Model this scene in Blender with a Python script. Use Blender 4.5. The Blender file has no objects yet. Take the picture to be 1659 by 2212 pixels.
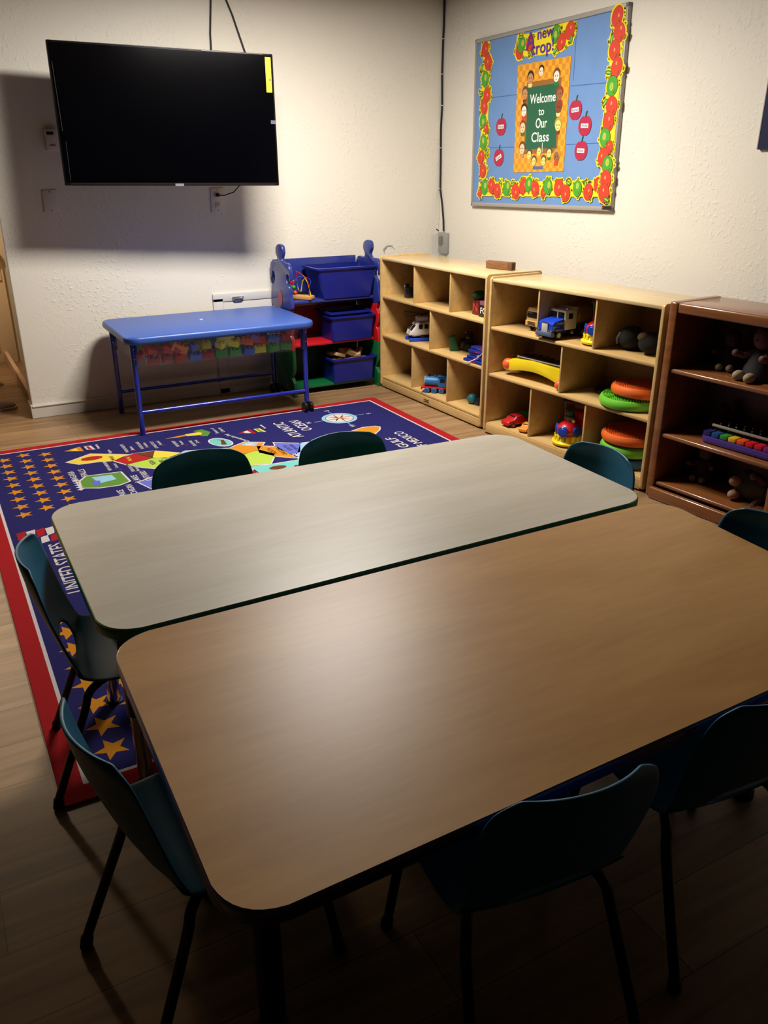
import bpy, bmesh, math, random
from mathutils import Vector, Matrix, Euler
PI = math.pi
random.seed(7)
SC = bpy.context.scene
COL = SC.collection

# ------------------------------------------------------------------ materials
def lin(c):
    c = c / 255.0
    return c / 12.92 if c <= 0.04045 else ((c + 0.055) / 1.055) ** 2.4
def rgb(c): return (lin(c[0]), lin(c[1]), lin(c[2]), 1.0)
MATS = {}
def mat(name, c, rough=0.5, metal=0.0, spec=0.5, bump=0.0, bscale=60.0, var=0.0, trans=0.0, alpha=None, coat=0.0):
    if name in MATS: return MATS[name]
    m = bpy.data.materials.new(name); m.use_nodes = True
    nt = m.node_tree; b = nt.nodes['Principled BSDF']
    b.inputs['Base Color'].default_value = rgb(c)
    b.inputs['Roughness'].default_value = rough
    b.inputs['Metallic'].default_value = metal
    b.inputs['Specular IOR Level'].default_value = spec
    b.inputs['Coat Weight'].default_value = coat
    if trans: b.inputs['Transmission Weight'].default_value = trans
    if alpha is not None: b.inputs['Alpha'].default_value = alpha
    tc = nt.nodes.new('ShaderNodeTexCoord')
    n = nt.nodes.new('ShaderNodeTexNoise'); n.inputs['Scale'].default_value = bscale; n.inputs['Detail'].default_value = 4
    nt.links.new(tc.outputs['Object'], n.inputs['Vector'])
    if var:
        mx = nt.nodes.new('ShaderNodeMixRGB'); mx.blend_type = 'MULTIPLY'
        rp = nt.nodes.new('ShaderNodeValToRGB')
        lo = 1 - var
        rp.color_ramp.elements[0].color = (lo, lo, lo, 1); rp.color_ramp.elements[0].position = .3
        rp.color_ramp.elements[1].color = (1, 1, 1, 1); rp.color_ramp.elements[1].position = .7
        nt.links.new(n.outputs['Fac'], rp.inputs['Fac'])
        mx.inputs[0].default_value = 1.0; mx.inputs[1].default_value = rgb(c)
        nt.links.new(rp.outputs['Color'], mx.inputs[2]); nt.links.new(mx.outputs['Color'], b.inputs['Base Color'])
    if bump:
        bp = nt.nodes.new('ShaderNodeBump'); bp.inputs['Strength'].default_value = bump; bp.inputs['Distance'].default_value = 0.002
        nt.links.new(n.outputs['Fac'], bp.inputs['Height']); nt.links.new(bp.outputs['Normal'], b.inputs['Normal'])
    MATS[name] = m
    return m

def wood(name, c1, c2, rough=0.35, sx=1.2, sy=14.0, sz=14.0, spec=0.5, bump=0.03, amt=1.0, coat=0.0):
    """grain streaks running along object X (sx small = long streaks)."""
    if name in MATS: return MATS[name]
    m = bpy.data.materials.new(name); m.use_nodes = True
    nt = m.node_tree; b = nt.nodes['Principled BSDF']
    tc = nt.nodes.new('ShaderNodeTexCoord'); mp = nt.nodes.new('ShaderNodeMapping')
    mp.inputs['Scale'].default_value = (sx, sy, sz)
    nt.links.new(tc.outputs['Object'], mp.inputs['Vector'])
    n = nt.nodes.new('ShaderNodeTexNoise'); n.inputs['Scale'].default_value = 1.0; n.inputs['Detail'].default_value = 6; n.inputs['Distortion'].default_value = .6
    nt.links.new(mp.outputs['Vector'], n.inputs['Vector'])
    mp2 = nt.nodes.new('ShaderNodeMapping'); mp2.inputs['Scale'].default_value = (sx * 6, sy * 9, sz * 9)
    nt.links.new(tc.outputs['Object'], mp2.inputs['Vector'])
    n2 = nt.nodes.new('ShaderNodeTexNoise'); n2.inputs['Scale'].default_value = 1.0; n2.inputs['Detail'].default_value = 3
    nt.links.new(mp2.outputs['Vector'], n2.inputs['Vector'])
    ad = nt.nodes.new('ShaderNodeMath'); ad.operation = 'MULTIPLY_ADD'; ad.inputs[1].default_value = .45
    nt.links.new(n2.outputs['Fac'], ad.inputs[0]); nt.links.new(n.outputs['Fac'], ad.inputs[2])
    rp = nt.nodes.new('ShaderNodeValToRGB')
    rp.color_ramp.elements[0].position = .50; rp.color_ramp.elements[0].color = rgb(c2)
    rp.color_ramp.elements[1].position = .95; rp.color_ramp.elements[1].color = rgb(c1)
    nt.links.new(ad.outputs[0], rp.inputs['Fac']); nt.links.new(rp.outputs['Color'], b.inputs['Base Color'])
    b.inputs['Roughness'].default_value = rough; b.inputs['Specular IOR Level'].default_value = spec
    b.inputs['Coat Weight'].default_value = coat
    bp = nt.nodes.new('ShaderNodeBump'); bp.inputs['Strength'].default_value = bump; bp.inputs['Distance'].default_value = .001
    nt.links.new(n2.outputs['Fac'], bp.inputs['Height']); nt.links.new(bp.outputs['Normal'], b.inputs['Normal'])
    MATS[name] = m
    return m

def plaster():
    m = bpy.data.materials.new('cream_textured_plaster'); m.use_nodes = True
    nt = m.node_tree; b = nt.nodes['Principled BSDF']; L = nt.links.new
    b.inputs['Roughness'].default_value = .62; b.inputs['Specular IOR Level'].default_value = .3
    tc = nt.nodes.new('ShaderNodeTexCoord')
    n = nt.nodes.new('ShaderNodeTexNoise'); n.inputs['Scale'].default_value = 70; n.inputs['Detail'].default_value = 3
    big = nt.nodes.new('ShaderNodeTexNoise'); big.inputs['Scale'].default_value = 2.2; big.inputs['Detail'].default_value = 2
    v = nt.nodes.new('ShaderNodeTexNoise'); v.inputs['Scale'].default_value = 46; v.inputs['Detail'].default_value = 3; v.inputs['Distortion'].default_value = .3
    for q in (n, big, v): L(tc.outputs['Object'], q.inputs['Vector'])
    r = nt.nodes.new('ShaderNodeValToRGB'); r.color_ramp.elements[0].position = .54; r.color_ramp.elements[1].position = .72
    L(v.outputs['Fac'], r.inputs['Fac'])
    r2 = nt.nodes.new('ShaderNodeValToRGB'); r2.color_ramp.elements[0].position = .38; r2.color_ramp.elements[1].position = .62
    L(big.outputs['Fac'], r2.inputs['Fac'])
    mu = nt.nodes.new('ShaderNodeMath'); mu.operation = 'MULTIPLY'
    L(r.outputs['Color'], mu.inputs[0]); L(r2.outputs['Color'], mu.inputs[1])
    ad = nt.nodes.new('ShaderNodeMath'); ad.operation = 'MULTIPLY_ADD'; ad.inputs[1].default_value = .35
    L(n.outputs['Fac'], ad.inputs[0]); L(mu.outputs[0], ad.inputs[2])
    bp = nt.nodes.new('ShaderNodeBump'); bp.inputs['Strength'].default_value = .6; bp.inputs['Distance'].default_value = .0035
    L(ad.outputs[0], bp.inputs['Height']); L(bp.outputs['Normal'], b.inputs['Normal'])
    b.inputs['Base Color'].default_value = rgb((230, 223, 209))
    MATS['plaster'] = m
    return m

def floor_mat():
    m = bpy.data.materials.new('grey_brown_plank_floor'); m.use_nodes = True
    nt = m.node_tree; b = nt.nodes['Principled BSDF']; L = nt.links.new
    tc = nt.nodes.new('ShaderNodeTexCoord')
    br = nt.nodes.new('ShaderNodeTexBrick'); br.offset = .37
    br.inputs['Scale'].default_value = 1.0; br.inputs['Brick Width'].default_value = 1.22; br.inputs['Row Height'].default_value = .18
    br.inputs['Mortar Size'].default_value = .0012; br.inputs['Mortar Smooth'].default_value = .3
    br.inputs['Color1'].default_value = rgb((168, 134, 96)); br.inputs['Color2'].default_value = rgb((146, 114, 80)); br.inputs['Mortar'].default_value = rgb((70, 52, 38))
    L(tc.outputs['Object'], br.inputs['Vector'])
    mp = nt.nodes.new('ShaderNodeMapping'); mp.inputs['Scale'].default_value = (1.6, 22, 1); L(tc.outputs['Object'], mp.inputs['Vector'])
    n = nt.nodes.new('ShaderNodeTexNoise'); n.inputs['Scale'].default_value = 1; n.inputs['Detail'].default_value = 7; n.inputs['Distortion'].default_value = .8
    L(mp.outputs['Vector'], n.inputs['Vector'])
    rp = nt.nodes.new('ShaderNodeValToRGB'); rp.color_ramp.elements[0].position = .33; rp.color_ramp.elements[0].color = (.5, .47, .44, 1)
    rp.color_ramp.elements[1].position = .62; rp.color_ramp.elements[1].color = (1, 1, 1, 1)
    L(n.outputs['Fac'], rp.inputs['Fac'])
    mx = nt.nodes.new('ShaderNodeMixRGB'); mx.blend_type = 'MULTIPLY'; mx.inputs[0].default_value = .8
    L(br.outputs['Color'], mx.inputs[1]); L(rp.outputs['Color'], mx.inputs[2]); L(mx.outputs['Color'], b.inputs['Base Color'])
    b.inputs['Roughness'].default_value = .42
    bp = nt.nodes.new('ShaderNodeBump'); bp.inputs['Strength'].default_value = .12; bp.inputs['Distance'].default_value = .002
    L(n.outputs['Fac'], bp.inputs['Height']); L(bp.outputs['Normal'], b.inputs['Normal'])
    return m

def emit(name, c, s):
    m = bpy.data.materials.new(name); m.use_nodes = True
    b = m.node_tree.nodes['Principled BSDF']
    b.inputs['Base Color'].default_value = rgb(c); b.inputs['Emission Color'].default_value = rgb(c); b.inputs['Emission Strength'].default_value = s
    return m

# ------------------------------------------------------------------ mesh builder
class MB:
    def __init__(s): s.bm = bmesh.new(); s.mats = []
    def mi(s, m):
        if m not in s.mats: s.mats.append(m)
        return s.mats.index(m)
    def _add(s, tb, m, M=None):
        idx = s.mi(m)
        if M is not None: bmesh.ops.transform(tb, matrix=M, verts=tb.verts)
        mp = {}
        for v in tb.verts: mp[v] = s.bm.verts.new(v.co)
        for f in tb.faces:
            try:
                nf = s.bm.faces.new([mp[v] for v in f.verts]); nf.material_index = idx
            except ValueError: pass
        tb.free()
    def box(s, c, d, m, bev=0.0, M=None, seg=2):
        tb = bmesh.new(); bmesh.ops.create_cube(tb, size=1.0)
        bmesh.ops.scale(tb, vec=d, verts=tb.verts)
        if bev > 0: bmesh.ops.bevel(tb, geom=tb.edges[:], offset=min(bev, min(d) * .49), segments=seg, profile=.5, affect='EDGES')
        bmesh.ops.translate(tb, vec=c, verts=tb.verts)
        s._add(tb, m, M); return s
    def prism(s, pts, h, m, M=None, bev=0.0, seg=2, z0=0.0):
        tb = bmesh.new()
        vs = [tb.verts.new((p[0], p[1], z0)) for p in pts]
        f = tb.faces.new(vs)
        r = bmesh.ops.extrude_face_region(tb, geom=[f])
        nv = [e for e in r['geom'] if isinstance(e, bmesh.types.BMVert)]
        bmesh.ops.translate(tb, vec=(0, 0, h), verts=nv)
        bmesh.ops.recalc_face_normals(tb, faces=tb.faces)
        if bev > 0:
            ed = [e for e in tb.edges if abs(e.verts[0].co.z - e.verts[1].co.z) < 1e-6]
            bmesh.ops.bevel(tb, geom=ed, offset=bev, segments=seg, profile=.5, affect='EDGES')
        s._add(tb, m, M); return s
    def flat(s, pts, m, z=0.0, M=None):
        tb = bmesh.new(); vs = [tb.verts.new((p[0], p[1], z)) for p in pts]
        f = tb.faces.new(vs); f.normal_update()
        if f.normal.z < 0: f.normal_flip()
        s._add(tb, m, M); return s
    def ell(s, c, rx, ry, m, z=0.0, n=20, rot=0.0, M=None):
        pts = []
        for i in range(n):
            a = 2 * PI * i / n; x, y = rx * math.cos(a), ry * math.sin(a)
            pts.append((c[0] + x * math.cos(rot) - y * math.sin(rot), c[1] + x * math.sin(rot) + y * math.cos(rot)))
        return s.flat(pts, m, z, M)
    def tube(s, pts, r, m, seg=10, M=None, cap=True, r2=None):
        tb = bmesh.new(); P = [Vector(p) for p in pts]; n = len(P)
        rings = []; up = None
        for i in range(n):
            t = (P[min(i + 1, n - 1)] - P[max(i - 1, 0)]).normalized()
            if up is None:
                up = Vector((0, 0, 1)) if abs(t.z) < .9 else Vector((1, 0, 0))
            a = (up - t * up.dot(t)).normalized(); up = a; b2 = t.cross(a)
            rr = r if r2 is None else r + (r2 - r) * i / (n - 1)
            rings.append([tb.verts.new(P[i] + a * rr * math.cos(2 * PI * k / seg) + b2 * rr * math.sin(2 * PI * k / seg)) for k in range(seg)])
        for i in range(n - 1):
            for k in range(seg):
                tb.faces.new((rings[i][k], rings[i][(k + 1) % seg], rings[i + 1][(k + 1) % seg], rings[i + 1][k]))
        if cap: tb.faces.new(rings[0][::-1]); tb.faces.new(rings[-1])
        bmesh.ops.recalc_face_normals(tb, faces=tb.faces)
        s._add(tb, m, M); return s
    def lathe(s, prof, m, seg=24, M=None):
        tb = bmesh.new(); rings = []
        for r, z in prof:
            if r < 1e-6: rings.append([tb.verts.new((0, 0, z))])
            else: rings.append([tb.verts.new((r * math.cos(2 * PI * k / seg), r * math.sin(2 * PI * k / seg), z)) for k in range(seg)])
        for i in range(len(rings) - 1):
            A, B = rings[i], rings[i + 1]
            for k in range(seg):
                k2 = (k + 1) % seg
                if len(A) == 1 and len(B) == 1: continue
                if len(A) == 1: tb.faces.new((A[0], B[k], B[k2]))
                elif len(B) == 1: tb.faces.new((A[k], B[0], A[k2]))
                else: tb.faces.new((A[k], A[k2], B[k2], B[k]))
        bmesh.ops.recalc_face_normals(tb, faces=tb.faces)
        s._add(tb, m, M); return s
    def sph(s, c, r, m, M=None, seg=16, rot=None):
        if not hasattr(r, '__len__'): r = (r, r, r)
        tb = bmesh.new(); bmesh.ops.create_uvsphere(tb, u_segments=seg, v_segments=max(8, seg // 2), radius=1.0)
        bmesh.ops.scale(tb, vec=r, verts=tb.verts)
        if rot: bmesh.ops.rotate(tb, matrix=Euler(rot).to_matrix(), verts=tb.verts)
        bmesh.ops.translate(tb, vec=c, verts=tb.verts)
        s._add(tb, m, M); return s
    def cyl(s, a, b, r, m, seg=20, M=None, bev=0.0):
        a, b = Vector(a), Vector(b); d = (b - a); L = d.length
        Q = Matrix.Translation(a) @ d.to_track_quat('Z', 'Y').to_matrix().to_4x4()
        if M is not None: Q = M @ Q
        pr = [(0, 0), (r - bev, 0), (r, bev), (r, L - bev), (r - bev, L), (0, L)] if bev else [(0, 0), (r, 0), (r, L), (0, L)]
        return s.lathe(pr, m, seg, Q)
    def text(s, body, size, m, M, thick=0.0, align='CENTER', width=None):
        cu = bpy.data.curves.new('t', 'FONT'); cu.body = body; cu.size = size; cu.align_x = align; cu.align_y = 'CENTER'
        cu.extrude = thick; cu.resolution_u = 3; cu.offset = size * .012
        o = bpy.data.objects.new('t', cu); me = bpy.data.meshes.new_from_object(o)
        tb = bmesh.new(); tb.from_mesh(me)
        if width and len(tb.verts):
            xs = [v.co.x for v in tb.verts]; w = max(xs) - min(xs)
            if w > 0: bmesh.ops.scale(tb, vec=(width / w, 1, 1), verts=tb.verts)
        bpy.data.objects.remove(o); bpy.data.curves.remove(cu); bpy.data.meshes.remove(me)
        s._add(tb, m, M); return s
    def build(s, name, parent=None, smooth=40, sub=0, solid=0):
        me = bpy.data.meshes.new(name); s.bm.to_mesh(me); s.bm.free()
        for m in s.mats: me.materials.append(m)
        if smooth:
            for p in me.polygons: p.use_smooth = True
            me.set_sharp_from_angle(angle=math.radians(smooth))
        o = bpy.data.objects.new(name, me); COL.objects.link(o)
        if parent is not None: o.parent = parent
        if solid:
            md = o.modifiers.new('solid', 'SOLIDIFY'); md.thickness = solid; md.offset = 0
        if sub:
            md = o.modifiers.new('sub', 'SUBSURF'); md.levels = sub; md.render_levels = sub
        return o

def tag(o, label=None, cat=None, group=None, kind=None):
    if label: o['label'] = label
    if cat: o['category'] = cat
    if group: o['group'] = group
    if kind: o['kind'] = kind
    return o
def empty(name, label, cat, loc=(0, 0, 0), rz=0.0, group=None, rot=None):
    o = bpy.data.objects.new(name, None); COL.objects.link(o); o.empty_display_size = .05
    o.location = loc; o.rotation_euler = rot if rot else (0, 0, rz)
    return tag(o, label, cat, group)
def rrect(x0, y0, x1, y1, r, n=6):
    pts = []
    for cx, cy, a0 in ((x1 - r, y1 - r, 0), (x0 + r, y1 - r, 90), (x0 + r, y0 + r, 180), (x1 - r, y0 + r, 270)):
        for i in range(n + 1):
            a = math.radians(a0 + 90 * i / n); pts.append((cx + r * math.cos(a), cy + r * math.sin(a)))
    return pts
def rquad(c, r, n=8):
    """rounded corners on a general convex quad (CCW or CW list)"""
    pts = []
    for i in range(4):
        p = Vector(c[i]); a = (Vector(c[i - 1]) - p).normalized(); b = (Vector(c[(i + 1) % 4]) - p).normalized()
        A, B = p + a * r, p + b * r
        for k in range(n + 1):
            t = k / n; pts.append(tuple((1 - t) ** 2 * A + 2 * t * (1 - t) * (p * .75 + (A + B) * .125) + t * t * B))
    return pts
T = Matrix.Translation
def RZ(a): return Matrix.Rotation(a, 4, 'Z')
def RX(a): return Matrix.Rotation(a, 4, 'X')
def RY(a): return Matrix.Rotation(a, 4, 'Y')

# ------------------------------------------------------------------ common materials
PL = plaster()
white_trim = mat('white_painted_trim', (214, 205, 192), .4, bump=.05)
white_plastic = mat('white_plastic', (222, 212, 200), .4)
black_plastic = mat('black_plastic', (14, 14, 16), .35)
rubber = mat('black_rubber', (18, 18, 18), .6)
chrome = mat('chrome', (200, 200, 205), .2, 1.0)
dark_steel = mat('dark_steel_tube', (38, 34, 34), .35, .6)
royal = mat('royal_blue_plastic', (54, 88, 166), .38, bump=.05, bscale=400)
tube_blue = mat('blue_enamelled_tube', (22, 38, 145), .22, coat=.4)
navy_bin = mat('navy_blue_bin_plastic', (18, 30, 122), .32, bump=.03, bscale=200)
teal = mat('teal_moulded_plastic', (0, 98, 132), .45, bump=.12, bscale=700)
clear = None

# ------------------------------------------------------------------ room shell
CEIL = 2.64
def struct(name, mb, smooth=0): return tag(mb.build(name, smooth=smooth), kind='structure')
struct('floor', MB().box((-2.4, -2.6, -.05), (5.2, 9.4, .1), floor_mat()))
struct('ceiling', MB().box((-2.4, -2.6, CEIL + .05), (5.2, 9.4, .1), mat('flat_ceiling_paint', (128, 120, 106), .9, bump=.2)))
struct('wall_back', MB().box((-1.534, .07, CEIL / 2), (3.068, .14, CEIL), PL, .006))
struct('wall_right', MB().box((.06, -3.4, CEIL / 2), (.12, 7.1, CEIL), PL))
hallp = mat('hall_wall_paint', (212, 192, 160), .8, bump=.1)
struct('wall_hall_side', MB().box((-2.83, 1.0, CEIL / 2), (.1, 1.72, CEIL), hallp))
hp2 = mat('hall_door_paint', (232, 205, 168), .5)
struct('wall_hall_end', MB().box((-3.9, 1.91, CEIL / 2), (2.1, .1, CEIL), hallp))
struct('baseboard_back', MB().box((-1.70, -.006, .044), (2.74, .014, .088), white_trim, .003).box((-1.70, -.009, .078), (2.74, .02, .012), white_trim, .005)
       .box((-3.072, .065, .044), (.014, .156, .088), white_trim, .003))
struct('baseboard_hall', MB().box((-3.035, 1.0, .045), (.03, 1.70, .09), mat('hall_base_paint', (206, 168, 140), .6), .003))
# hall end: door leaf with ledge
tag(MB().box((-3.30, 1.845, .40), (.70, .03, .80), hp2, .003).box((-3.30, 1.83, .30), (.46, .02, .42), hp2, .01).build('door_1'), kind='structure')
struct('trim_1', MB().box((-3.30, 1.825, .857), (.70, .07, .03), hp2, .008).box((-3.10, 1.83, .808), (.27, .05, .066), mat('brown_wood_rail', (150, 118, 78), .6), .004)  # brown block below the ledge
       .box((-3.30, 1.838, .716), (.66, .04, .12), hp2, .004))

# access door in the back wall
AD = MB(); gap = mat('dark_gap', (12, 10, 10), .9); ap = mat('access_door_paint', (212, 208, 205), .35)
AD.box((-1.50, -.008, .670), (.64, .018, .055), ap, .003).box((-1.785, -.008, .335), (.07, .018, .66), ap, .003).box((-1.215, -.008, .335), (.07, .018, .66), ap, .003)
AD.box((-1.50, -.008, .021), (.64, .018, .042), ap, .003)
AD.box((-1.50, -.001, .342), (.508, .004, .604), gap)
ad = empty('access_door', 'small white framed access door low in the back wall behind the blue table', 'door', (0, 0, 0))
AD.build('door_frame', ad)
MB().box((-1.50, -.007, .342), (.498, .014, .592), ap, .002).build('door_leaf', ad)
h = MB().tube([(-1.685, -.018, .662), (-1.675, -.03, .655), (-1.615, -.03, .655), (-1.605, -.018, .662)], .005, chrome, 8).box((-1.645, -.02, .645), (.05, .01, .014), chrome, .003)
h.box((-1.645, -.02, .668), (.085, .008, .008), chrome, .002).build('handle', ad)

# ------------------------------------------------------------------ wall plates, thermostat, cords
def plate(name, label, cat, x, z, w, hgt):
    e = empty(name, label, cat, (x, 0, z)); cp = MB().box((0, -.004, 0), (w, .008, hgt), white_plastic, .003).build('cover_plate', e)
    for q in (.42, -.42): MB().cyl((0, -.0095, hgt * q), (0, -.006, hgt * q), .0035, chrome, 8).build('screw', cp)
    return e
plate('blank_wall_plate', 'blank wall plate low left of the television', 'wall plate', -2.77, 1.31, .085, .125)
e = plate('wall_outlet', 'white wall outlet with a black plug in it under the television', 'outlet', -1.733, 1.295, .09, .15)
for q in (.032, -.032): MB().box((0, -.010, q), (.034, .006, .03), white_plastic, .006).box((-.006, -.0135, q + .003), (.003, .002, .01), gap).box((.006, -.0135, q + .003), (.003, .002, .01), gap).build('socket', e)
th = empty('thermostat', 'white wall thermostat beside the left edge of the television', 'thermostat', (-2.715, 0, 1.645))
MB().box((0, -.012, 0), (.07, .024, .115), white_plastic, .004).build('housing', th)
MB().box((-.006, -.025, .036), (.04, .004, .016), black_plastic, .001).build('display', th)
MB().box((0, -.026, -.03), (.03, .005, .006), mat('grey_switch', (140, 130, 120), .5), .001).build('slider', th)
cordm = mat('black_cord', (16, 15, 14), .5)
c = MB().sph((-1.733, -.022, 1.327), (.016, .014, .012), cordm).tube([(-1.733, -.03, 1.327), (-1.70, -.05, 1.325), (-1.64, -.07, 1.345), (-1.60, -.12, 1.40), (-1.62, -.2, 1.48)], .0035, cordm, 8)
tag(c.build('power_cord'), 'black power cord plugged into the outlet under the television', 'cord')
tag(MB().tube([(-1.675, -.006, CEIL), (-1.682, -.006, 2.42), (-1.70, -.007, 2.25), (-1.705, -.01, 2.0), (-1.70, -.05, 1.95)], .0055, cordm, 8).build('hanging_cord'), 'straight black cord dropping from the ceiling behind the television', 'cord')
tag(MB().tube([(-1.665, -.006, CEIL), (-1.585, -.006, 2.44), (-1.55, -.006, 2.36), (-1.475, -.008, 2.14), (-1.45, -.02, 2.0), (-1.5, -.05, 1.95)], .0055, cordm, 8).build('hanging_cord'), 'slanting black cord reaching the top right edge of the television', 'cord')
kk = empty('corner_cord', 'long black cord stapled down the room corner to the clear wall box', 'cord', (0, 0, 0))
pts = [(-.008, -.012, CEIL), (-.008, -.012, 2.5), (-.008, -.012, 2.40), (-.008, -.006, 2.31), (-.010, -.006, 2.1), (-.008, -.014, 1.9), (-.008, -.004, 1.75), (-.008, -.012, 1.55), (-.008, -.016, 1.34), (-.008, -.05, 1.22), (-.008, -.07, 1.12), (-.012, -.082, 1.045)]
MB().tube(pts, .007, cordm, 8).build('cord', kk)
for z in (2.32, 2.1, 1.9, 1.62, 1.34): MB().box((-.012, -.012, z), (.012, .02, .006), white_plastic, .002).build('staple', kk)

# clear cover box on right wall
clearp = bpy.data.materials.new('clear_plastic'); clearp.use_nodes = True
nt = clearp.node_tree; b = nt.nodes['Principled BSDF']; b.inputs['Base Color'].default_value = (.92, .93, .95, 1)
b.inputs['Roughness'].default_value = .06; b.inputs['Alpha'].default_value = .09; b.inputs['Specular IOR Level'].default_value = .8
e = empty('switch_cover_box', 'grey switch inside a clear plastic cover on the right wall behind the shelf', 'wall box', (0, -.085, .96))
MB().box((-.012, 0, 0), (.024, .11, .15), mat('grey_box', (150, 146, 138), .5), .004).box((-.03, .012, .02), (.02, .04, .06), mat('dark_grey_switch', (96, 88, 76), .5), .003).build('switch_box', e)
MB().box((-.042, 0, -.005), (.084, .145, .17), clearp, .012).build('clear_cover', e)
MB().tube([(-.03, .04, .085), (-.05, .045, .098)], .004, cordm, 6).build('latch', e)

# ------------------------------------------------------------------ television
tv = empty('television', 'large black flat television on a wall arm at the upper left', 'television', (-2.11, -.447, 1.757))
yw, ti, ro = -.062, -.047, -.011
r = Vector((math.cos(yw), math.sin(yw), 0)); n = Vector((math.sin(yw), -math.cos(yw), 0)); up = Vector((0, 0, 1))
n2 = n * math.cos(ti) - up * math.sin(ti); u2 = up * math.cos(ti) + n * math.sin(ti)
r3 = r * math.cos(ro) + u2 * math.sin(ro); u3 = u2 * math.cos(ro) - r * math.sin(ro)
Mtv = Matrix((r3, u3, n2)).transposed().to_4x4()
tv.rotation_euler = Mtv.to_euler()
W2, H2 = .625, .359
frame = mat('black_gloss_bezel', (8, 7, 7), .45, spec=.25); scr = mat('black_glass_screen', (2, 2, 4), .12, spec=.35)
film = mat('film_edge_highlight_grey', (60, 56, 54), .3)  # film edges, their highlights painted as thin grey strips
MB().box((0, 0, -.022), (2 * W2, 2 * H2, .03), frame, .006).box((0, -.06, -.05), (.8, .42, .05), black_plastic, .02).build('housing', tv)
MB().box((0, .004, -.0055), (2 * W2 - .022, 2 * H2 - .03, .004), scr).build('screen', tv)
MB().box((0, -H2 + .008, -.004), (1.19, .0022, .003), film).box((-W2 + .022, .1, -.004), (.0022, .34, .003), film, M=RZ(.02)).box((-W2 + .035, -.24, -.004), (.0018, .2, .003), film, M=RZ(-.01)).box((.38, H2 - .006, -.004), (.36, .003, .003), film).box((0, H2 - .004, -.004), (1.2, .0014, .003), film).build('film_edge_highlight', tv)
MB().box((.01, -H2 + .004, -.003), (.05, .014, .004), mat('logo_badge', (120, 118, 130), .3)).build('badge', tv)
yl = mat('yellow_energy_label', (236, 240, 10), .45); bk = mat('black_print', (12, 12, 10), .6)
lb = MB().box((W2 - .034, .248, -.0025), (.034, .185, .0015), yl)
lb.text('ENERGY', .009, bk, T((W2 - .034, .332, -.0014))).text('GUIDE', .010, bk, T((W2 - .034, .320, -.0014))).text('$13', .014, bk, T((W2 - .038, .262, -.0014))).box((W2 - .026, .222, -.0014), (.007, .014, .0008), bk)
for k in range(5): lb.box((W2 - .034, .30 - k * .008, -.0014), (.026, .0012, .0006), mat('grey_print', (120, 120, 20), .6))
for k in range(4): lb.box((W2 - .034, .21 - k * .012, -.0014), (.026, .0014, .0006), MATS['grey_print'])
lb.build('energy_label', tv)
MB().box((W2 - .02, -.005, -.003), (.03, .02, .003), mat('grey_sticker', (88, 90, 110), .3)).build('sticker', tv)
mt = empty('television_wall_mount', 'black steel wall arm holding the television', 'wall mount', (-2.11, 0, 1.75))
MB().box((0, -.015, 0), (.2, .03, .34), dark_steel, .004).build('wall_plate', mt)
MB().box((.0, -.19, .04), (.05, .34, .04), dark_steel, .004).box((0, -.19, -.06), (.05, .34, .04), dark_steel, .004).build('arm', mt)
MB().box((0, -.365, 0), (.3, .02, .3), dark_steel, .004).build('bracket', mt)

# ------------------------------------------------------------------ bulletin board and everything pinned on it
BM = Matrix(((0, 0, -1, 0), (-1, 0, 0, -1.142), (0, 1, 0, 1.767), (0, 0, 0, 1))) @ RZ(.018)
def onboard(o, off):
    o.matrix_world = BM @ T((0, 0, off)); return o
alu = mat('grey_aluminium_frame', (168, 162, 154), .45, .15); bluep = mat('blue_backing_paper', (108, 146, 198), .7, var=.08, bscale=6)
bb = empty('bulletin_board', 'bulletin board with blue paper and apple border on the right wall', 'bulletin board'); onboard(bb, 0)
BW, BH = .700, .515
f = MB()
for (c, dd) in (((0, BH - .012, .014), (2 * BW, .024, .028)), ((0, -BH + .012, .014), (2 * BW, .024, .028)), ((-BW + .008, 0, .014), (.016, 2 * BH, .028)), ((BW - .010, 0, .014), (.020, 2 * BH, .028))):
    f.box(c, dd, alu, .003)
f.build('frame', bb)
MB().box((0, 0, .010), (2 * BW - .02, 2 * BH - .03, .014), bluep).build('backing_paper', bb)
seamc = mat('paper_seam', (66, 100, 170), .8)
for a, b2 in (((.290, .477), (.293, .185)), ((-.498, .156), (-.229, .154)), ((.273, .158), (.57, .149)), ((-.504, -.146), (-.234, -.149)), ((.268, -.153), (.546, -.154))):
    A, B = Vector((*a, .0175)), Vector((*b2, .0175)); dv = (B - A); L = dv.length; an = math.atan2(dv.y, dv.x)
    MB().box((0, 0, 0), (L, .004, .001), seamc, M=T((A + B) / 2) @ RZ(an)).build('paper_seam', bb)
MB().box((.669, -.497, .030), (.075, .018, .003), mat('dark_tape', (30, 22, 26), .5)).box((.64, -.497, .032), (.012, .012, .002), mat('tape_red', (170, 40, 40), .5)).build('name_sticker', bb)
BY = mat('border_yellow', (244, 224, 30), .5); BR_ = mat('print_red', (214, 62, 34), .5); BRd = mat('print_red_deep', (168, 36, 22), .5); BG = mat('print_green', (74, 160, 40), .5)
BGl = mat('print_light_green', (160, 200, 70), .5); BLf = mat('print_leaf_green', (36, 120, 40), .5); BH_ = mat('print_highlight', (238, 150, 96), .5); BDk = mat('print_dark_line', (70, 60, 10), .5)
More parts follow.
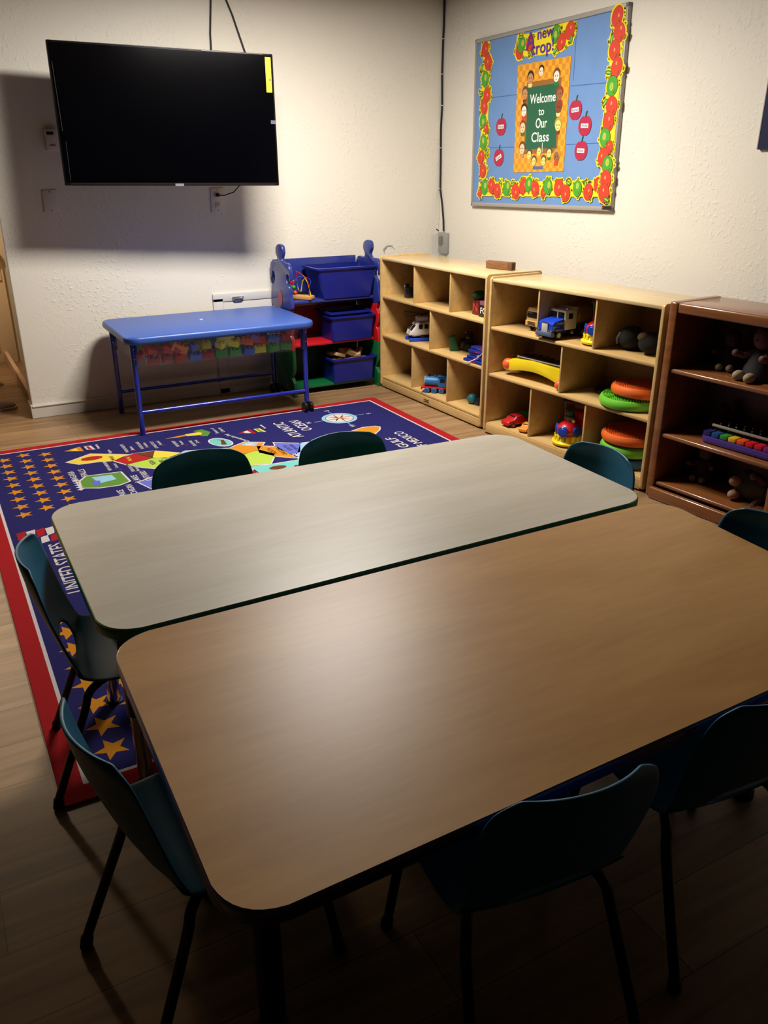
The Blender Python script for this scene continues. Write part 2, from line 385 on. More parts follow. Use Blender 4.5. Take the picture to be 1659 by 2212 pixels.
def apples(mb, lst, rad, z, M=None, seed=1):
    rnd = random.Random(seed)
    for i, (x, y, k) in enumerate(lst):      # yellow scalloped backing under each apple
        R_ = rad * (1.18 if k in 'rg' else .8 if k == 's' else .55)
        mb.ell((x, y), R_ * .9, R_, BY, z + .00001 * i, 24, M=M)
        for q in range(7):
            a = rnd.random() * 2 * PI; mb.ell((x + R_ * .95 * math.cos(a), y + R_ * math.sin(a)), .010, .014, BY, z + .00001 * i, 10, a, M=M)
            mb.ell((x + R_ * .93 * math.cos(a), y + R_ * .98 * math.sin(a)), .003, .007, BDk, z + .0004, 8, a + .5, M=M)
    for i, (x, y, k) in enumerate(lst):
        zz = z + .0006 + .00022 * i
        if k == 'l':
            a = rnd.random() * PI
            mb.ell((x, y), rad * .5, rad * .24, BLf, zz, 14, a, M=M).ell((x, y), rad * .38, rad * .10, BGl, zz + .0001, 12, a, M=M)
            continue
        R_ = rad * (.62 if k == 's' else 1.0) * (.94 + .1 * rnd.random()); c1 = BG if k == 'g' else BR_; c2 = BDk if k == 'g' else BRd; an = rnd.uniform(-.4, .4)
        mb.ell((x, y), R_ * .86, R_ * 1.04, c2, zz, 24, an, M=M).ell((x, y), R_ * .82, R_ * 1.0, c1, zz + .00005, 24, an, M=M)
        hx, hy = x + R_ * rnd.uniform(-.3, .3), y + R_ * rnd.uniform(-.1, .4)
        if k == 'g': mb.ell((hx, hy), R_ * .3, R_ * .42, BGl, zz + .0001, 16, M=M)
        mb.ell((hx, hy), R_ * .13, R_ * .2, BH_, zz + .00015, 12, M=M)
        mb.ell((x + R_ * .35, y - R_ * .55), R_ * .05, R_ * .3, BDk, zz + .00015, 8, -.6, M=M)
LEFT = [(-.595, .448, 'r'), (-.557, .366, 'r'), (-.624, .34, 'l'), (-.581, .271, 'g'), (-.628, .195, 'l'), (-.557, .176, 'r'), (-.584, .106, 'r'), (-.592, .022, 'g'), (-.551, -.025, 's'), (-.577, -.11, 'g'), (-.534, -.176, 'l'), (-.598, -.202, 'r'), (-.573, -.288, 'r')]
RIGHT = [(.626, .459, 'r'), (.652, .381, 'r'), (.598, .355, 'l'), (.627, .3, 'r'), (.654, .216, 'r'), (.595, .196, 'l'), (.633, .127, 'g'), (.587, .048, 'l'), (.642, .027, 'r'), (.626, -.049, 'r'), (.611, -.13, 'g'), (.652, -.178, 's'), (.611, -.231, 'r'), (.648, -.273, 'g'), (.645, -.348, 'r'), (.64, -.419, 'r'), (.665, -.454, 'l')]
BOT = [(-.546, -.394, 'g'), (-.598, -.43, 's'), (-.462, -.387, 'r'), (-.369, -.358, 'l'), (-.397, -.415, 'r'), (-.291, -.4, 'g'), (-.227, -.373, 'l'), (-.194, -.417, 'r'), (-.114, -.386, 'r'), (-.06, -.375, 'g'), (.007, -.398, 'r'), (.091, -.421, 's'), (.131, -.385, 'g'), (.233, -.391, 'r'), (.321, -.366, 'l'), (.302, -.423, 'r'), (.405, -.396, 'g'), (.475, -.372, 'l'), (.5, -.414, 'r'), (.584, -.378, 'r')]
BAN = [(-.226, .392, 'r'), (-.207, .426, 'g'), (-.124, .422, 'r'), (-.217, .469, 'l'), (.115, .440, 'g'), (.14, .462, 'l'), (.170, .397, 'r'), (.238, .445, 'r'), (.255, .398, 'l'), (-.108, .367, 'l'), (.122, .358, 'l')]
def strip(name, label, lst, outline, off, seed, rad=.047):
    mb = MB(); mb.prism(outline, .0008, BY, z0=-.0008)
    apples(mb, lst, rad, .0002, None, seed)
    o = mb.build(name, smooth=0); onboard(o, off); return tag(o, label, 'border strip', 'apple border strips')
strip('apple_border_strip', 'yellow border strip of apples down the left side of the bulletin board', LEFT, [(-.62, .48), (-.55, .49), (-.535, .1), (-.54, -.34), (-.62, -.34), (-.615, 0)], .0195, 3)
strip('apple_border_strip', 'yellow border strip of apples along the bottom of the bulletin board', BOT, [(-.62, -.36), (.62, -.35), (.62, -.44), (0, -.445), (-.62, -.45)], .0225, 4)
strip('apple_border_strip', 'yellow border strip of apples down the right side of the bulletin board', RIGHT, [(.60, .50), (.67, .50), (.69, .2), (.68, -.47), (.60, -.47), (.585, 0)], .0295, 5, .05)
# banner
purp = mat('purple_print', (98, 48, 140), .5)
mb = MB(); mb.prism([(-.265, .37), (-.26, .485), (-.1, .475), (.1, .487), (.24, .495), (.275, .47), (.27, .37), (.1, .345), (-.12, .352)], .0008, BY, z0=-.0008)
apples(mb, BAN, .046, .0002, None, 9)
for s_, x, y, sz, w in (('A', -.118, .432, .135, .085), ('new', .02, .462, .085, .15), ('crop!', .0, .388, .098, .21)):
    mb.text(s_, sz, purp, T((x, y, .0042)) @ RZ(.03), width=w)
o = mb.build('apple_banner', smooth=0); onboard(o, .0195)
tag(o, 'apple shaped banner reading A new crop! at the top of the bulletin board', 'banner')
# poster
po = MB()
chk = bpy.data.materials.new('orange_check_print'); chk.use_nodes = True
nt = chk.node_tree; b = nt.nodes['Principled BSDF']; ck = nt.nodes.new('ShaderNodeTexChecker'); ck.inputs['Scale'].default_value = 32
ck.inputs['Color1'].default_value = rgb((236, 166, 40)); ck.inputs['Color2'].default_value = rgb((214, 138, 30))
tc = nt.nodes.new('ShaderNodeTexCoord'); nt.links.new(tc.outputs['Object'], ck.inputs['Vector']); nt.links.new(ck.outputs['Color'], b.inputs['Base Color']); b.inputs['Roughness'].default_value = .4
po.prism([(-.236, .318), (.262, .314), (.262, -.300), (-.232, -.302)], .001, chk, z0=-.001)
gb = mat('chalkboard_green_print', (22, 92, 60), .4); frm = mat('print_brown', (150, 96, 40), .5); wh = mat('chalk_white_print', (236, 240, 232), .5)
po.flat([(-.135, .212), (.19, .212), (.192, -.195), (-.135, -.195)], frm, .0005)
po.flat([(-.120, .184), (.172, .184), (.178, -.168), (-.121, -.168)], gb, .0007)
for s_, x, y, sz, w in (('Welcome', .027, .112, .075, .245), ('to', .022, .040, .062, .055), ('Our', .026, -.026, .078, .11), ('Class', .022, -.104, .078, .17)):
    po.text(s_, sz, wh, T((x, y, .001)), width=w)
po.tube([(.052, -.19, .002), (.05, -.135, .002)], .0022, wh, 6)
SK = [mat('print_skin_%d' % i, c, .5) for i, c in enumerate([(232, 200, 160), (150, 96, 58), (196, 140, 88), (238, 214, 120), (120, 66, 40), (240, 225, 205)])]
HR = [mat('print_hair_%d' % i, c, .5) for i, c in enumerate([(40, 26, 20), (110, 60, 30), (190, 150, 50), (150, 50, 30), (90, 70, 60)])]
FACES = [(0, .262, 5, 0, .024), (-.102, .233, 2, 0, .03), (.145, .223, 5, 1, .03), (-.149, .151, 2, 4, .03), (.182, .125, 1, 3, .03), (-.15, .056, 5, 0, .03), (.182, .054, 4, 3, .03), (-.155, -.038, 0, 3, .03), (.187, -.043, 3, 2, .03), (-.151, -.161, 0, 1, .03), (-.075, -.199, 3, 4, .024), (.02, -.183, 3, 4, .024), (.12, -.194, 3, 4, .024), (-.025, -.238, 3, 4, .024), (.07, -.238, 3, 4, .024), (.190, -.216, 1, 2, .03)]
for i, (x, y, s1, h1, R_) in enumerate(FACES):
    z = .0012 + .00008 * i
    po.ell((x, y + R_ * .3), R_ * 1.08, R_ * 1.15, HR[h1], z, 16).ell((x, y - R_ * .1), R_ * .85, R_, SK[s1], z + .0003, 16)
    for sx in (-1, 1): po.ell((x + sx * R_ * .33, y), R_ * .12, R_ * .16, HR[0], z + .0005, 8)
    po.flat([(x - R_ * .4, y - R_ * .45), (x, y - R_ * .62), (x + R_ * .4, y - R_ * .45), (x, y - R_ * .75)], BRd, z + .0005)
    if abs(x) > .1: po.flat([(x - R_ * .7, y - R_ * 1.0), (x + R_ * .7, y - R_ * 1.0), (x + R_ * .5, y - R_ * 1.7), (x - R_ * .5, y - R_ * 1.7)], [BR_, SK[3], BLf, HR[1], SK[2]][i % 5], z - .0002)
po.box((.017, -.277, .0008), (.1, .018, .0008), mat('print_slate_blue', (84, 100, 150), .5))
o = po.build('welcome_poster', smooth=0); onboard(o, .0195)
tag(o, 'orange poster with a green chalkboard reading Welcome to Our Class', 'poster')
ared = mat('cut_out_apple_red', (176, 32, 66), .5); agrn = mat('cut_out_stem', (20, 92, 70), .5)
NAMES = [('Ezra', -.387, -.023, 0, .9), ('Cassian', -.399, -.208, .38, .9), ('Rashad', .332, .029, .06, 1), ('Holly', .423, -.059, -.05, 1), ('Aileen', .405, -.19, -.06, 1)]
for s_, x, y, an, sc in NAMES:
    e = empty('apple_name_tag', 'red paper apple with the name tag %s on the bulletin board' % s_, 'name tag', group='apple name tags')
    e.matrix_world = BM @ T((x, y, .0195))
    A = MB(); pts = []
    for k in range(28):
        a = 2 * PI * k / 28; rr = .052 * (1 + .05 * math.cos(2 * a)) - .009 * math.exp(-((a - PI / 2) / .3) ** 2) - .005 * math.exp(-((a - 3 * PI / 2) / .25) ** 2)
        pts.append((rr * math.cos(a) * 1.0, rr * math.sin(a) * 1.12))
    A.prism(pts, .0012, ared); A.prism([(-.004, .045), (.004, .047), (.014, .078), (.004, .074)], .0012, agrn, z0=.0004)
    A.build('apple', e, smooth=0)
    A = MB().box((0, 0, .002), (.062, .023, .001), wh, M=RZ(an)); A.text(s_, .022, mat('pen_grey', (70, 70, 80), .6), RZ(an) @ T((0, 0, .0027)), width=.05)
    A.build('name_strip', e, smooth=0)

# blue board edge at the right frame border
e = empty('blue_notice_board', 'dark blue notice board at the right edge of the picture', 'notice board', (0, -3.07, 1.92))
MB().box((-.010, 0, 0), (.02, .61, .69), mat('navy_felt', (16, 24, 62), .8), .002).build('panel', e)
for q in (.305, -.305): MB().box((-.011, q, 0), (.022, .006, .69), alu, .001).build('edge_trim', e)

# ------------------------------------------------------------------ cubby cabinets
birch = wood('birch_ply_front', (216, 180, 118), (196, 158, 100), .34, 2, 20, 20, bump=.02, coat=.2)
birch_top = wood('birch_ply_top_lit', (222, 196, 146), (208, 180, 128), .3, 2.4, 18, 18, bump=.02, coat=.3)  # same birch, lighter: light on the top put into the colour
birch_in = wood('birch_ply_inside_shaded', (198, 154, 94), (178, 134, 80), .45, 3, 3, 20, bump=.02)  # same birch, darker: shade in the cubbies put into the colour
def cab_frame(a):
    return a - PI / 2
def cubby(label, loc, a, W, D, H, rows, shelves, logo=False):
    e = empty('cubby_shelf', label, 'shelf', (loc[0], loc[1], 0), cab_frame(a), 'birch cubby shelves')
    t = .018
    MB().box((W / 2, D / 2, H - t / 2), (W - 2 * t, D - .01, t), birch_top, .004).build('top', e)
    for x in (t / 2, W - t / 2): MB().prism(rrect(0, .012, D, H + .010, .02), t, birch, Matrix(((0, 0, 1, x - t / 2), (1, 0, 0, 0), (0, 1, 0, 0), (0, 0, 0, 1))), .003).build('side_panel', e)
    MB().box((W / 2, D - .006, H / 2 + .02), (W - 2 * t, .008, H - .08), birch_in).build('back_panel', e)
    for z in shelves: MB().box((W / 2, D / 2, z - t / 2), (W - 2 * t, D - .016, t), birch, .005).build('shelf', e)
    for z0, z1, xs in rows:
        for x in xs: MB().box((x, D / 2 + .002, (z0 + z1) / 2), (.012, D - .024, z1 - z0), birch, .003).build('divider', e)
    mb = MB().box((W / 2, .012, .036), (W - 2 * t, .016, .052), birch, .002)
    mb.build('toe_board', e)
    if logo:
        lg = MB(); dk = mat('burnt_logo', (52, 30, 16), .7)
        for x in (.590, .648): lg.box((x, .0032, .034), (.004, .001, .03), dk)
        lg.box((.619, .0032, .043), (.05, .001, .003), dk).box((.619, .0032, .028), (.05, .001, .003), dk).box((.619, .0032, .0355), (.036, .001, .007), dk)
        for k in range(4): lg.box((.604 + k * .01, .0028, .0355), (.004, .001, .004), birch)
        lg.build('logo', e)
    return e
C1 = ((-.717, -.368), .0252); C2 = ((-.708, -1.661), .0956); C3 = ((-.590, -2.886), .0956)
cubby('birch cubby shelf in the room corner next to the blue bin organizer', C1[0], C1[1], 1.236, .41, .918, [(.657, .90, (.425, .843)), (.385, .639, (.627,)), (.082, .367, (.411, .84))], (.657, .385, .082), True)
cubby('birch cubby shelf between the corner shelf and the brown bookcase', C2[0], C2[1], 1.208, .385, .915, [(.645, .897, (.385, .79)), (.372, .627, (.582,)), (.070, .354, (.374, .782))], (.645, .372, .070))
def at(C, s, off, z, rz=0):
    (x, y), a = C; al = Vector((math.sin(a), -math.cos(a))); dp = Vector((math.cos(a), math.sin(a)))
    p = Vector((x, y)) + al * s + dp * off
    return (p.x, p.y, z), cab_frame(a) + rz
# brown bookcase
oak = wood('oak_brown', (150, 92, 48), (116, 68, 32), .3, 2, 24, 24, bump=.03, coat=.4)
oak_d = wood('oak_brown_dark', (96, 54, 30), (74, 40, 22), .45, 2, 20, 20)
W, D, H = .66, .33, .942
e = empty('brown_bookcase', 'brown wooden bookcase at the right end of the shelf row', 'bookcase', (C3[0][0], C3[0][1], 0), cab_frame(C3[1]))
for x in (.021, W - .021): MB().prism(rrect(0, 0, D, H, .012), .042, oak, Matrix(((0, 0, 1, x - .021), (1, 0, 0, 0), (0, 1, 0, 0), (0, 0, 0, 1))), .008).build('side_panel', e)
MB().box((W / 2, D / 2, H - .018), (W - .084, D - .012, .03), oak, .003).build('top', e)
MB().box((W / 2, .016, H - .026), (W - .084, .03, .048), oak, .012, seg=4).build('top_rail', e)
for z in (.640, .328, .083): MB().box((W / 2, D / 2, z - .011), (W - .084, D - .02, .022), oak, .008, seg=3).build('shelf', e)
MB().box((W / 2, -.012, .030), (W - .07, .03, .06), oak, .01, seg=3).build('base_rail', e)
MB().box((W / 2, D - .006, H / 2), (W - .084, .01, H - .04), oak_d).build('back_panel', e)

# wooden block lying at back of the top
wb = wood('old_wood_block', (150, 104, 62), (112, 72, 40), .6, 3, 20, 20)
o = MB().box((0, 0, .023), (.20, .04, .045), wb, .004).box((.083, 0, .0235), (.034, .043, .047), wood('old_wood_end', (120, 78, 44), (92, 58, 32), .6), .004).build('wood_block')
o.location = (-.415, -1.36, .919); o.rotation_euler = (0, 0, math.radians(-74)); tag(o, 'brown wooden block lying at the back of the shelf top', 'wood block')
MATS_sc = mat('pencil_scuff', (120, 104, 88), .8)
s = MB()
for (r0, a0, a1) in ((.05, 20, 170), (.058, 60, 165), (.044, 120, 190)):
    s.tube([(r0 * math.cos(math.radians(a0 + (a1 - a0) * k / 14)), 0, r0 * math.sin(math.radians(a0 + (a1 - a0) * k / 14)) * .85) for k in range(15)], .0011, MATS_sc, 5)
o = s.build('wall_scuff'); o.location = (-.435, -.002, .905); tag(o, 'curved scuff mark on the back wall above the corner shelf', 'scuff mark')

# ------------------------------------------------------------------ toys in the cubbies
def wheel(mb, c, r, w, ax, m1=rubber, m2=None):
    c = Vector(c); ax = Vector(ax)
    mb.cyl(c - ax * w / 2, c + ax * w / 2, r, m1, 20, bev=min(w * .25, r * .2))
    if m2: mb.cyl(c - ax * (w / 2 + .001), c + ax * (w / 2 + .001), r * .55, m2, 16)
def put(name, label, cat, C, s, off, z, rz=0, group=None):
    loc, r_ = at(C, s, off, z, rz); return empty(name, label, cat, loc, r_, group)
silver = mat('silver_plastic', (188, 182, 172), .35); bluemet = mat('toy_blue', (18, 62, 190), .3, coat=.4); tan = mat('toy_tan', (206, 164, 96), .45); glassd = mat('toy_window', (24, 20, 18), .2)
red = mat('toy_red', (196, 22, 32), .35, coat=.2); yel = mat('toy_yellow', (238, 208, 26), .4); grn = mat('toy_green', (14, 96, 52), .4); orange = mat('toy_orange', (236, 96, 34), .4); tbl = mat('toy_royal', (30, 66, 180), .35)
lgrn = mat('toy_leaf_green', (40, 150, 50), .4)
# semi truck
e = put('toy_semi_truck', 'toy semi truck with blue hood and silver cab on the upper cubby shelf', 'toy truck', C2, .462, 0.0, .645)
hd = MB().prism([(-.0, .045), (-.0, .085), (.02, .098), (.085, .108), (.085, .045)], .11, bluemet, Matrix(((0, 0, 1, -.055), (1, 0, 0, 0), (0, 1, 0, 0), (0, 0, 0, 1))), .008)
hd.box((-.052, .05, .055), (.02, .07, .02), bluemet, .008).box((.052, .05, .055), (.02, .07, .02), bluemet, .008).text('TONKA', .016, silver, Matrix(((0, 0, 1, .0562), (1, 0, 0, .052), (0, 1, 0, .086), (0, 0, 0, 1))))
hd.build('hood', e)
MB().box((0, -.002, .064), (.045, .008, .055), silver, .003).box((0, -.006, .091), (.05, .004, .004), chrome).build('grille', e)
MB().box((0, .0, .03), (.122, .028, .024), mat('toy_grey_blue', (84, 94, 120), .4), .006).box((-.045, -.01, .052), (.02, .01, .014), chrome, .003).box((.045, -.01, .052), (.02, .01, .014), chrome, .003).build('bumper', e)
cb = MB().box((0, .132, .098), (.118, .09, .105), silver, .007).box((0, .165, .15), (.11, .04, .02), silver, .004)
cb.tube([(.05, .1, .15), (.05, .1, .162)], .003, chrome, 6).tube([(-.05, .1, .15), (-.05, .1, .162)], .003, chrome, 6); cb.build('cab', e)
MB().box((-.027, .086, .122), (.044, .004, .034), glassd, .002).box((.027, .086, .122), (.044, .004, .034), glassd, .002).box((.060, .125, .118), (.003, .03, .03), glassd, .002).build('windshield', e)
MB().box((0, .19, .035), (.07, .32, .02), black_plastic, .003).box((.05, .16, .03), (.02, .04, .02), chrome, .006).build('chassis', e)
MB().cyl((0, .2, .105), (0, .34, .105), .048, mat('toy_tank_tan', (150, 112, 70), .5), 20, bev=.01).build('tank', e)
for y in (.045, .23, .3):
    for x in (-.05, .05):
        w_ = MB(); wheel(w_, (x, y, .024), .024, .02, (1, 0, 0), rubber, silver); w_.build('wheel', e)
# tan truck
e = put('toy_tan_truck', 'tan cab toy truck behind the divider on the upper cubby shelf', 'toy truck', C2, .262, .10, .645)
MB().box((0, .05, .075), (.11, .10, .085), tan, .012).box((0, .045, .122), (.09, .08, .012), tan, .004).build('cab', e)
MB().box((0, -.001, .092), (.09, .004, .034), glassd, .003).box((.056, .04, .09), (.003, .04, .03), glassd).build('windshield', e)
g = MB().box((0, -.003, .045), (.10, .012, .03), tan, .004)
for k in range(3): g.box((0, -.010, .037 + k * .008), (.06, .003, .003), glassd)
g.build('grille', e)
MB().box((0, .19, .055), (.11, .17, .03), bluemet, .006).box((0, .19, .1), (.115, .16, .08), tan, .006).build('bed', e)
for y in (.05, .2):
    for x in (-.05, .05):
        w_ = MB(); wheel(w_, (x, y, .022), .022, .02, (1, 0, 0), rubber, silver); w_.build('wheel', e)
# ride-on toy trains
def toy_train(label, s, off, z, sc, rz):
    e = put('toy_train', label, 'toy train', C2, s, off, z, rz, 'round yellow based toy trains'); e.scale = (sc, sc, sc)
    MB().lathe([(0, .004), (.075, .004), (.09, .01), (.092, .02), (.082, .024), (.078, .03), (.070, .062), (0, .064)], yel, 28, Matrix.Scale(1.25, 4, (0, 1, 0)) @ T((0, .06, 0))).build('skirt', e)
    rb = MB()
    for k in range(9):
        a = math.radians(180 + 20 * k + 10); rb.box((0, 0, 0), (.016, .006, .03), yel, .002, M=T((.0765 * math.cos(a), 1.25 * (.06 + .0765 * math.sin(a)), .044)) @ RZ(a + PI / 2))
    rb.build('skirt_ribs', e)
    MB().sph((0, .05, .085), (.062, .075, .05), red, seg=24).build('boiler', e)
    for (c, ax) in (((0, -.024, .088), (0, 1, 0)), ((-.058, .03, .085), (.9, .4, 0)), ((.058, .03, .085), (.9, -.4, 0))):
        w_ = MB(); wheel(w_, c, .03, .014, Vector(ax).normalized(), tbl, None)
        cx = Vector(c); axn = Vector(ax).normalized()
        w_.cyl(cx - axn * .009, cx + axn * .009, .02, tbl, 18, bev=.002); w_.build('blue_disc', e)
    MB().box((0, .145, .12), (.12, .07, .11), red, .01).build('cab', e)
    MB().sph((0, .055, .145), (.02, .02, .016), tan).cyl((0, .055, .12), (0, .055, .142), .016, tan).build('driver', e)
    MB().lathe([(0, .158), (.03, .158), (.031, .164), (.022, .168), (.024, .188), (.018, .196), (0, .196)], grn, 18, T((0, .055, -.005))).build('driver_hat', e)
    for x in (-.055, .055): MB().tube([(x, .12, .17), (x * 1.05, .12, .215)], .006, lgrn, 8).build('roof_post', e)
    MB().box((0, .14, .222), (.135, .1, .014), mat('toy_dark_red', (90, 14, 18), .4), .006).build('roof', e)
    MB().prism([(.012 * (1 if k % 2 else .55) * math.cos(k * PI / 5), .012 * (1 if k % 2 else .55) * math.sin(k * PI / 5)) for k in range(10)], .006, tan, T((.04, .015, .145)) @ RX(PI / 2)).build('star', e)
toy_train('round toy train with yellow base and green hatted driver in the bottom cubby', .615, .055, .070, 1.02, .35)
toy_train('round toy train with yellow base half hidden in the top cubby', .725, .085, .645, .93, .35)
# keyboard toy
e = put('toy_piano', 'yellow curved toy keyboard with orange ball ends on the middle cubby shelf', 'toy piano', C2, .09, .06, .372)
prof = [(.02, .03)] + [(.02 + .44 * k / 12, .022 + .034 * math.sin(PI * k / 12)) for k in range(1, 12)] + [(.46, .012), (.47, .05), (.44, .112), (.22, .118), (.06, .104), (.01, .08)]
MB().prism(prof, .16, yel, Matrix(((1, 0, 0, 0), (0, 0, 1, .0), (0, 1, 0, 0), (0, 0, 0, 1))) , .008).build('body', e)
MB().sph((.018, .02, .062), .036, orange).build('ball_end', e)
MB().sph((.455, -.002, .03), .028, orange).build('ball_end', e)
MB().box((.26, .08, .121), (.34, .13, .006), silver, .002, M=RY(-.01)).build('key_frame', e)
kb = MB()
for k in range(12): kb.box((.115 + k * .026, .055, .1275), (.022, .07, .008), mat('dark_red_key', (70, 22, 16), .4) if k % 3 == 1 else black_plastic, .002)
for k in range(6): kb.box((.13 + k * .05, .115, .1265), (.03, .025, .006), black_plastic, .002)
kb.build('keys', e)
# balance discs
def spiky(label, C, s, off, z, m, R_=.163, th_=.056, flip=False, tilt=0):
    loc, r_ = at(C, s, off, z); e = empty('balance_disc', label, 'balance disc', loc, r_, 'spiky balance discs')
    if flip: e.rotation_euler = (PI, 0, r_); e.location.z += th_
    e.rotation_euler.rotate_axis('X', tilt)
    MB().lathe([(0, 0), (R_ * .86, 0), (R_ * .96, .008), (R_, .024), (R_ * .985, .038), (R_ * .94, .050), (R_ * .90, .052), (R_ * .88, .047), (0, .046)], m, 48).build('cushion', e)
    sp = MB()
    for ring in range(1, 12):
        rr = R_ * .87 * ring / 11; n_ = max(6, int(ring * 6))
        for k in range(n_):
            a = 2 * PI * (k + .5 * (ring % 2)) / n_
            tb = bmesh.new(); bmesh.ops.create_cone(tb, segments=5, radius1=.0048, radius2=.0012, depth=.015, cap_ends=True)
            sp._add(tb, m, T((rr * math.cos(a), rr * math.sin(a), .053)))
    sp.build('spikes', e)
    return e
dg = mat('disc_green', (110, 196, 50), .42, bump=.05); do = mat('disc_orange', (232, 106, 34), .42, bump=.05); db = mat('disc_blue', (40, 88, 140), .45)
spiky('green spiky balance disc under an orange one on the middle cubby shelf', C2, .962, .150, .372, dg)
spiky('orange spiky balance disc on top of the green one on the middle cubby shelf', C2, 1.0, .175, .431, do, .155, tilt=-.05)
spiky('blue balance disc at the bottom of the stack in the lowest cubby', C2, .985, .165, .070, db)
spiky('green balance disc in the middle of the stack in the lowest cubby', C2, .985, .165, .126, dg, .160, flip=True)
spiky('orange spiky balance disc on top of the stack in the lowest cubby', C2, .985, .165, .187, do, .160)
loc, r_ = at(C2, .74, .27, .372); o = MB().lathe([(0, 0), (.09, 0), (.1, .008), (.1, .018), (.09, .026), (0, .028)], black_plastic, 32).build('flat_black_disc'); o.location = loc; tag(o, 'flat black disc lying behind the spiky discs', 'disc')
# dark toys upper right cubby of C2
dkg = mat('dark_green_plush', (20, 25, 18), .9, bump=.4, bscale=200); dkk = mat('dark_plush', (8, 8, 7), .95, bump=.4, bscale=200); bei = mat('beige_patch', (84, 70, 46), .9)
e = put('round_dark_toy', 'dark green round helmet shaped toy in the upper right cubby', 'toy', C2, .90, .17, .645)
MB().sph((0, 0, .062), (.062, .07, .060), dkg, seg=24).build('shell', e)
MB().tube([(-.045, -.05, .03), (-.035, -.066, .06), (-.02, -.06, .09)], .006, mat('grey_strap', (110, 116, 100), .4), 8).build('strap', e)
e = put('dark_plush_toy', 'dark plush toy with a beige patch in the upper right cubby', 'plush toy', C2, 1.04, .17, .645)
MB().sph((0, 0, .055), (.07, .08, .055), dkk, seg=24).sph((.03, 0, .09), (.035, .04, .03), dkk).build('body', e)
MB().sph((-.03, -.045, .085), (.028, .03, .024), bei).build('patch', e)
# cars
def car(label, s, off, m, z=.070, rz=0.0, sc=1):
    e = put('toy_car', label, 'toy car', C2, s, off, z, rz, 'small toy cars'); e.scale = (sc,) * 3
    MB().prism([(-.0, .012), (.0, .028), (.012, .036), (.04, .040), (.055, .056), (.095, .058), (.112, .040), (.135, .036), (.14, .012)], .066, m, Matrix(((0, 0, 1, -.033), (1, 0, 0, 0), (0, 1, 0, 0), (0, 0, 0, 1))), .008).build('body', e)
    MB().box((0, .05, .049), (.046, .004, .012), glassd, M=None).box((0, .1, .05), (.046, .004, .010), glassd).build('window', e)
    for y in (.03, .11):
        for x in (-.034, .034):
            w_ = MB(); wheel(w_, (x, y, .014), .014, .012, (1, 0, 0), m if m is orange else rubber, m); w_.build('wheel', e)
car('red toy car in the lowest cubby', .155, .03, red, rz=-.12, sc=1.15)
car('green toy car behind the red toy car', .115, .10, lgrn, rz=-.3, sc=1.15)
car('small orange toy car beside the divider in the lowest cubby', .31, .03, mat('toy_car_orange', (236, 140, 40), .4), rz=.3, sc=.85)
# ---- C1 toys
e = put('toy_helicopter', 'white toy helicopter with blue skids on the middle cubby shelf', 'toy helicopter', C1, .30, .05, .385, -.25)
whp = mat('toy_white', (206, 200, 196), .4)
MB().prism([(-.0, .045), (.01, .075), (.045, .115), (.06, .128), (.16, .132), (.19, .09), (.17, .045), (.03, .032)], .11, whp, Matrix(((0, 0, 1, -.055), (1, 0, 0, 0), (0, 1, 0, 0), (0, 0, 0, 1))), .016, 3).box((0, .10, .145), (.07, .08, .04), whp, .012).build('fuselage', e)
wn = MB()
for x in (-.026, .026): wn.box((0, 0, 0), (.042, .004, .046), glassd, .002, M=T((x, .026, .092)) @ RX(-.72))
for y in (.075, .115, .15): wn.box((.0555, y, .1), (.003, .028, .032), glassd, .002)
wn.build('window', e)
MB().tube([(0, .18, .1), (0, .33, .115)], .018, black_plastic, 10, r2=.01).box((0, .33, .14), (.01, .03, .06), red, .003).build('tail_boom', e)
rt = MB().cyl((0, .1, .165), (0, .1, .18), .008, black_plastic, 10)
for k in range(4): rt.box((.085, 0, 0), (.16, .018, .003), black_plastic, .001, M=T((0, .1, .178)) @ RZ(.5 + k * PI / 2))
rt.build('rotor', e)
for x in (-.045, .045): MB().box((x, .09, .012), (.03, .19, .02), tbl, .006).box((x, .09, .028), (.012, .03, .03), black_plastic).build('skid', e)
MB().cyl((.01, .3, .125), (.016, .3, .125), .02, whp, 14).build('tail_disc', e)
e = put('black_arch_toy', 'small black toy with a brown arch in the top left cubby', 'toy', C1, .215, .12, .657)  # black block beside a brown wooden arch
MB().box((-.02, 0, .035), (.05, .05, .07), black_plastic, .005).box((-.03, -.01, .08), (.02, .03, .03), black_plastic, .003).sph((-.028, -.028, .078), .006, chrome).build('base', e)
MB().tube([(.03, .03, 0), (.022, .03, .06), (.03, .03, .12), (.05, .03, .16), (.08, .03, .165)], .012, wb, 10).build('arch', e)
e = put('letter_block', 'red block with the letter N in the top right cubby', 'letter block', C1, 1.0, .10, .657, group='letter blocks in the top cubby')
MB().box((0, .04, .045), (.075, .075, .09), mat('deep_red_block', (110, 18, 18), .5), .004).build('block', e)
MB().text('N', .07, mat('letter_red', (206, 70, 50), .5), Matrix(((1, 0, 0, -.005), (0, 0, -1, .001), (0, 1, 0, .045), (0, 0, 0, 1)))).build('letter', e)
e = put('letter_block', 'black block with white letters FO in the top right cubby', 'letter block', C1, 1.105, .08, .657, group='letter blocks in the top cubby')
MB().box((0, .045, .035), (.10, .085, .07), mat('near_black_block', (24, 16, 18), .5), .004).build('block', e)
MB().text('FO', .05, wh, Matrix(((1, 0, 0, 0.0), (0, 0, -1, .001), (0, 1, 0, .038), (0, 0, 0, 1)))).build('letter', e)
loc, r_ = at(C1, 1.115, .125, .728); o = MB().box((0, 0, .012), (.1, .085, .024), mat('mauve_book', (140, 90, 110), .5), .003).build('small_book'); o.location = loc; o.rotation_euler = (0, 0, r_); tag(o, 'small mauve book lying on the black letter block', 'book')
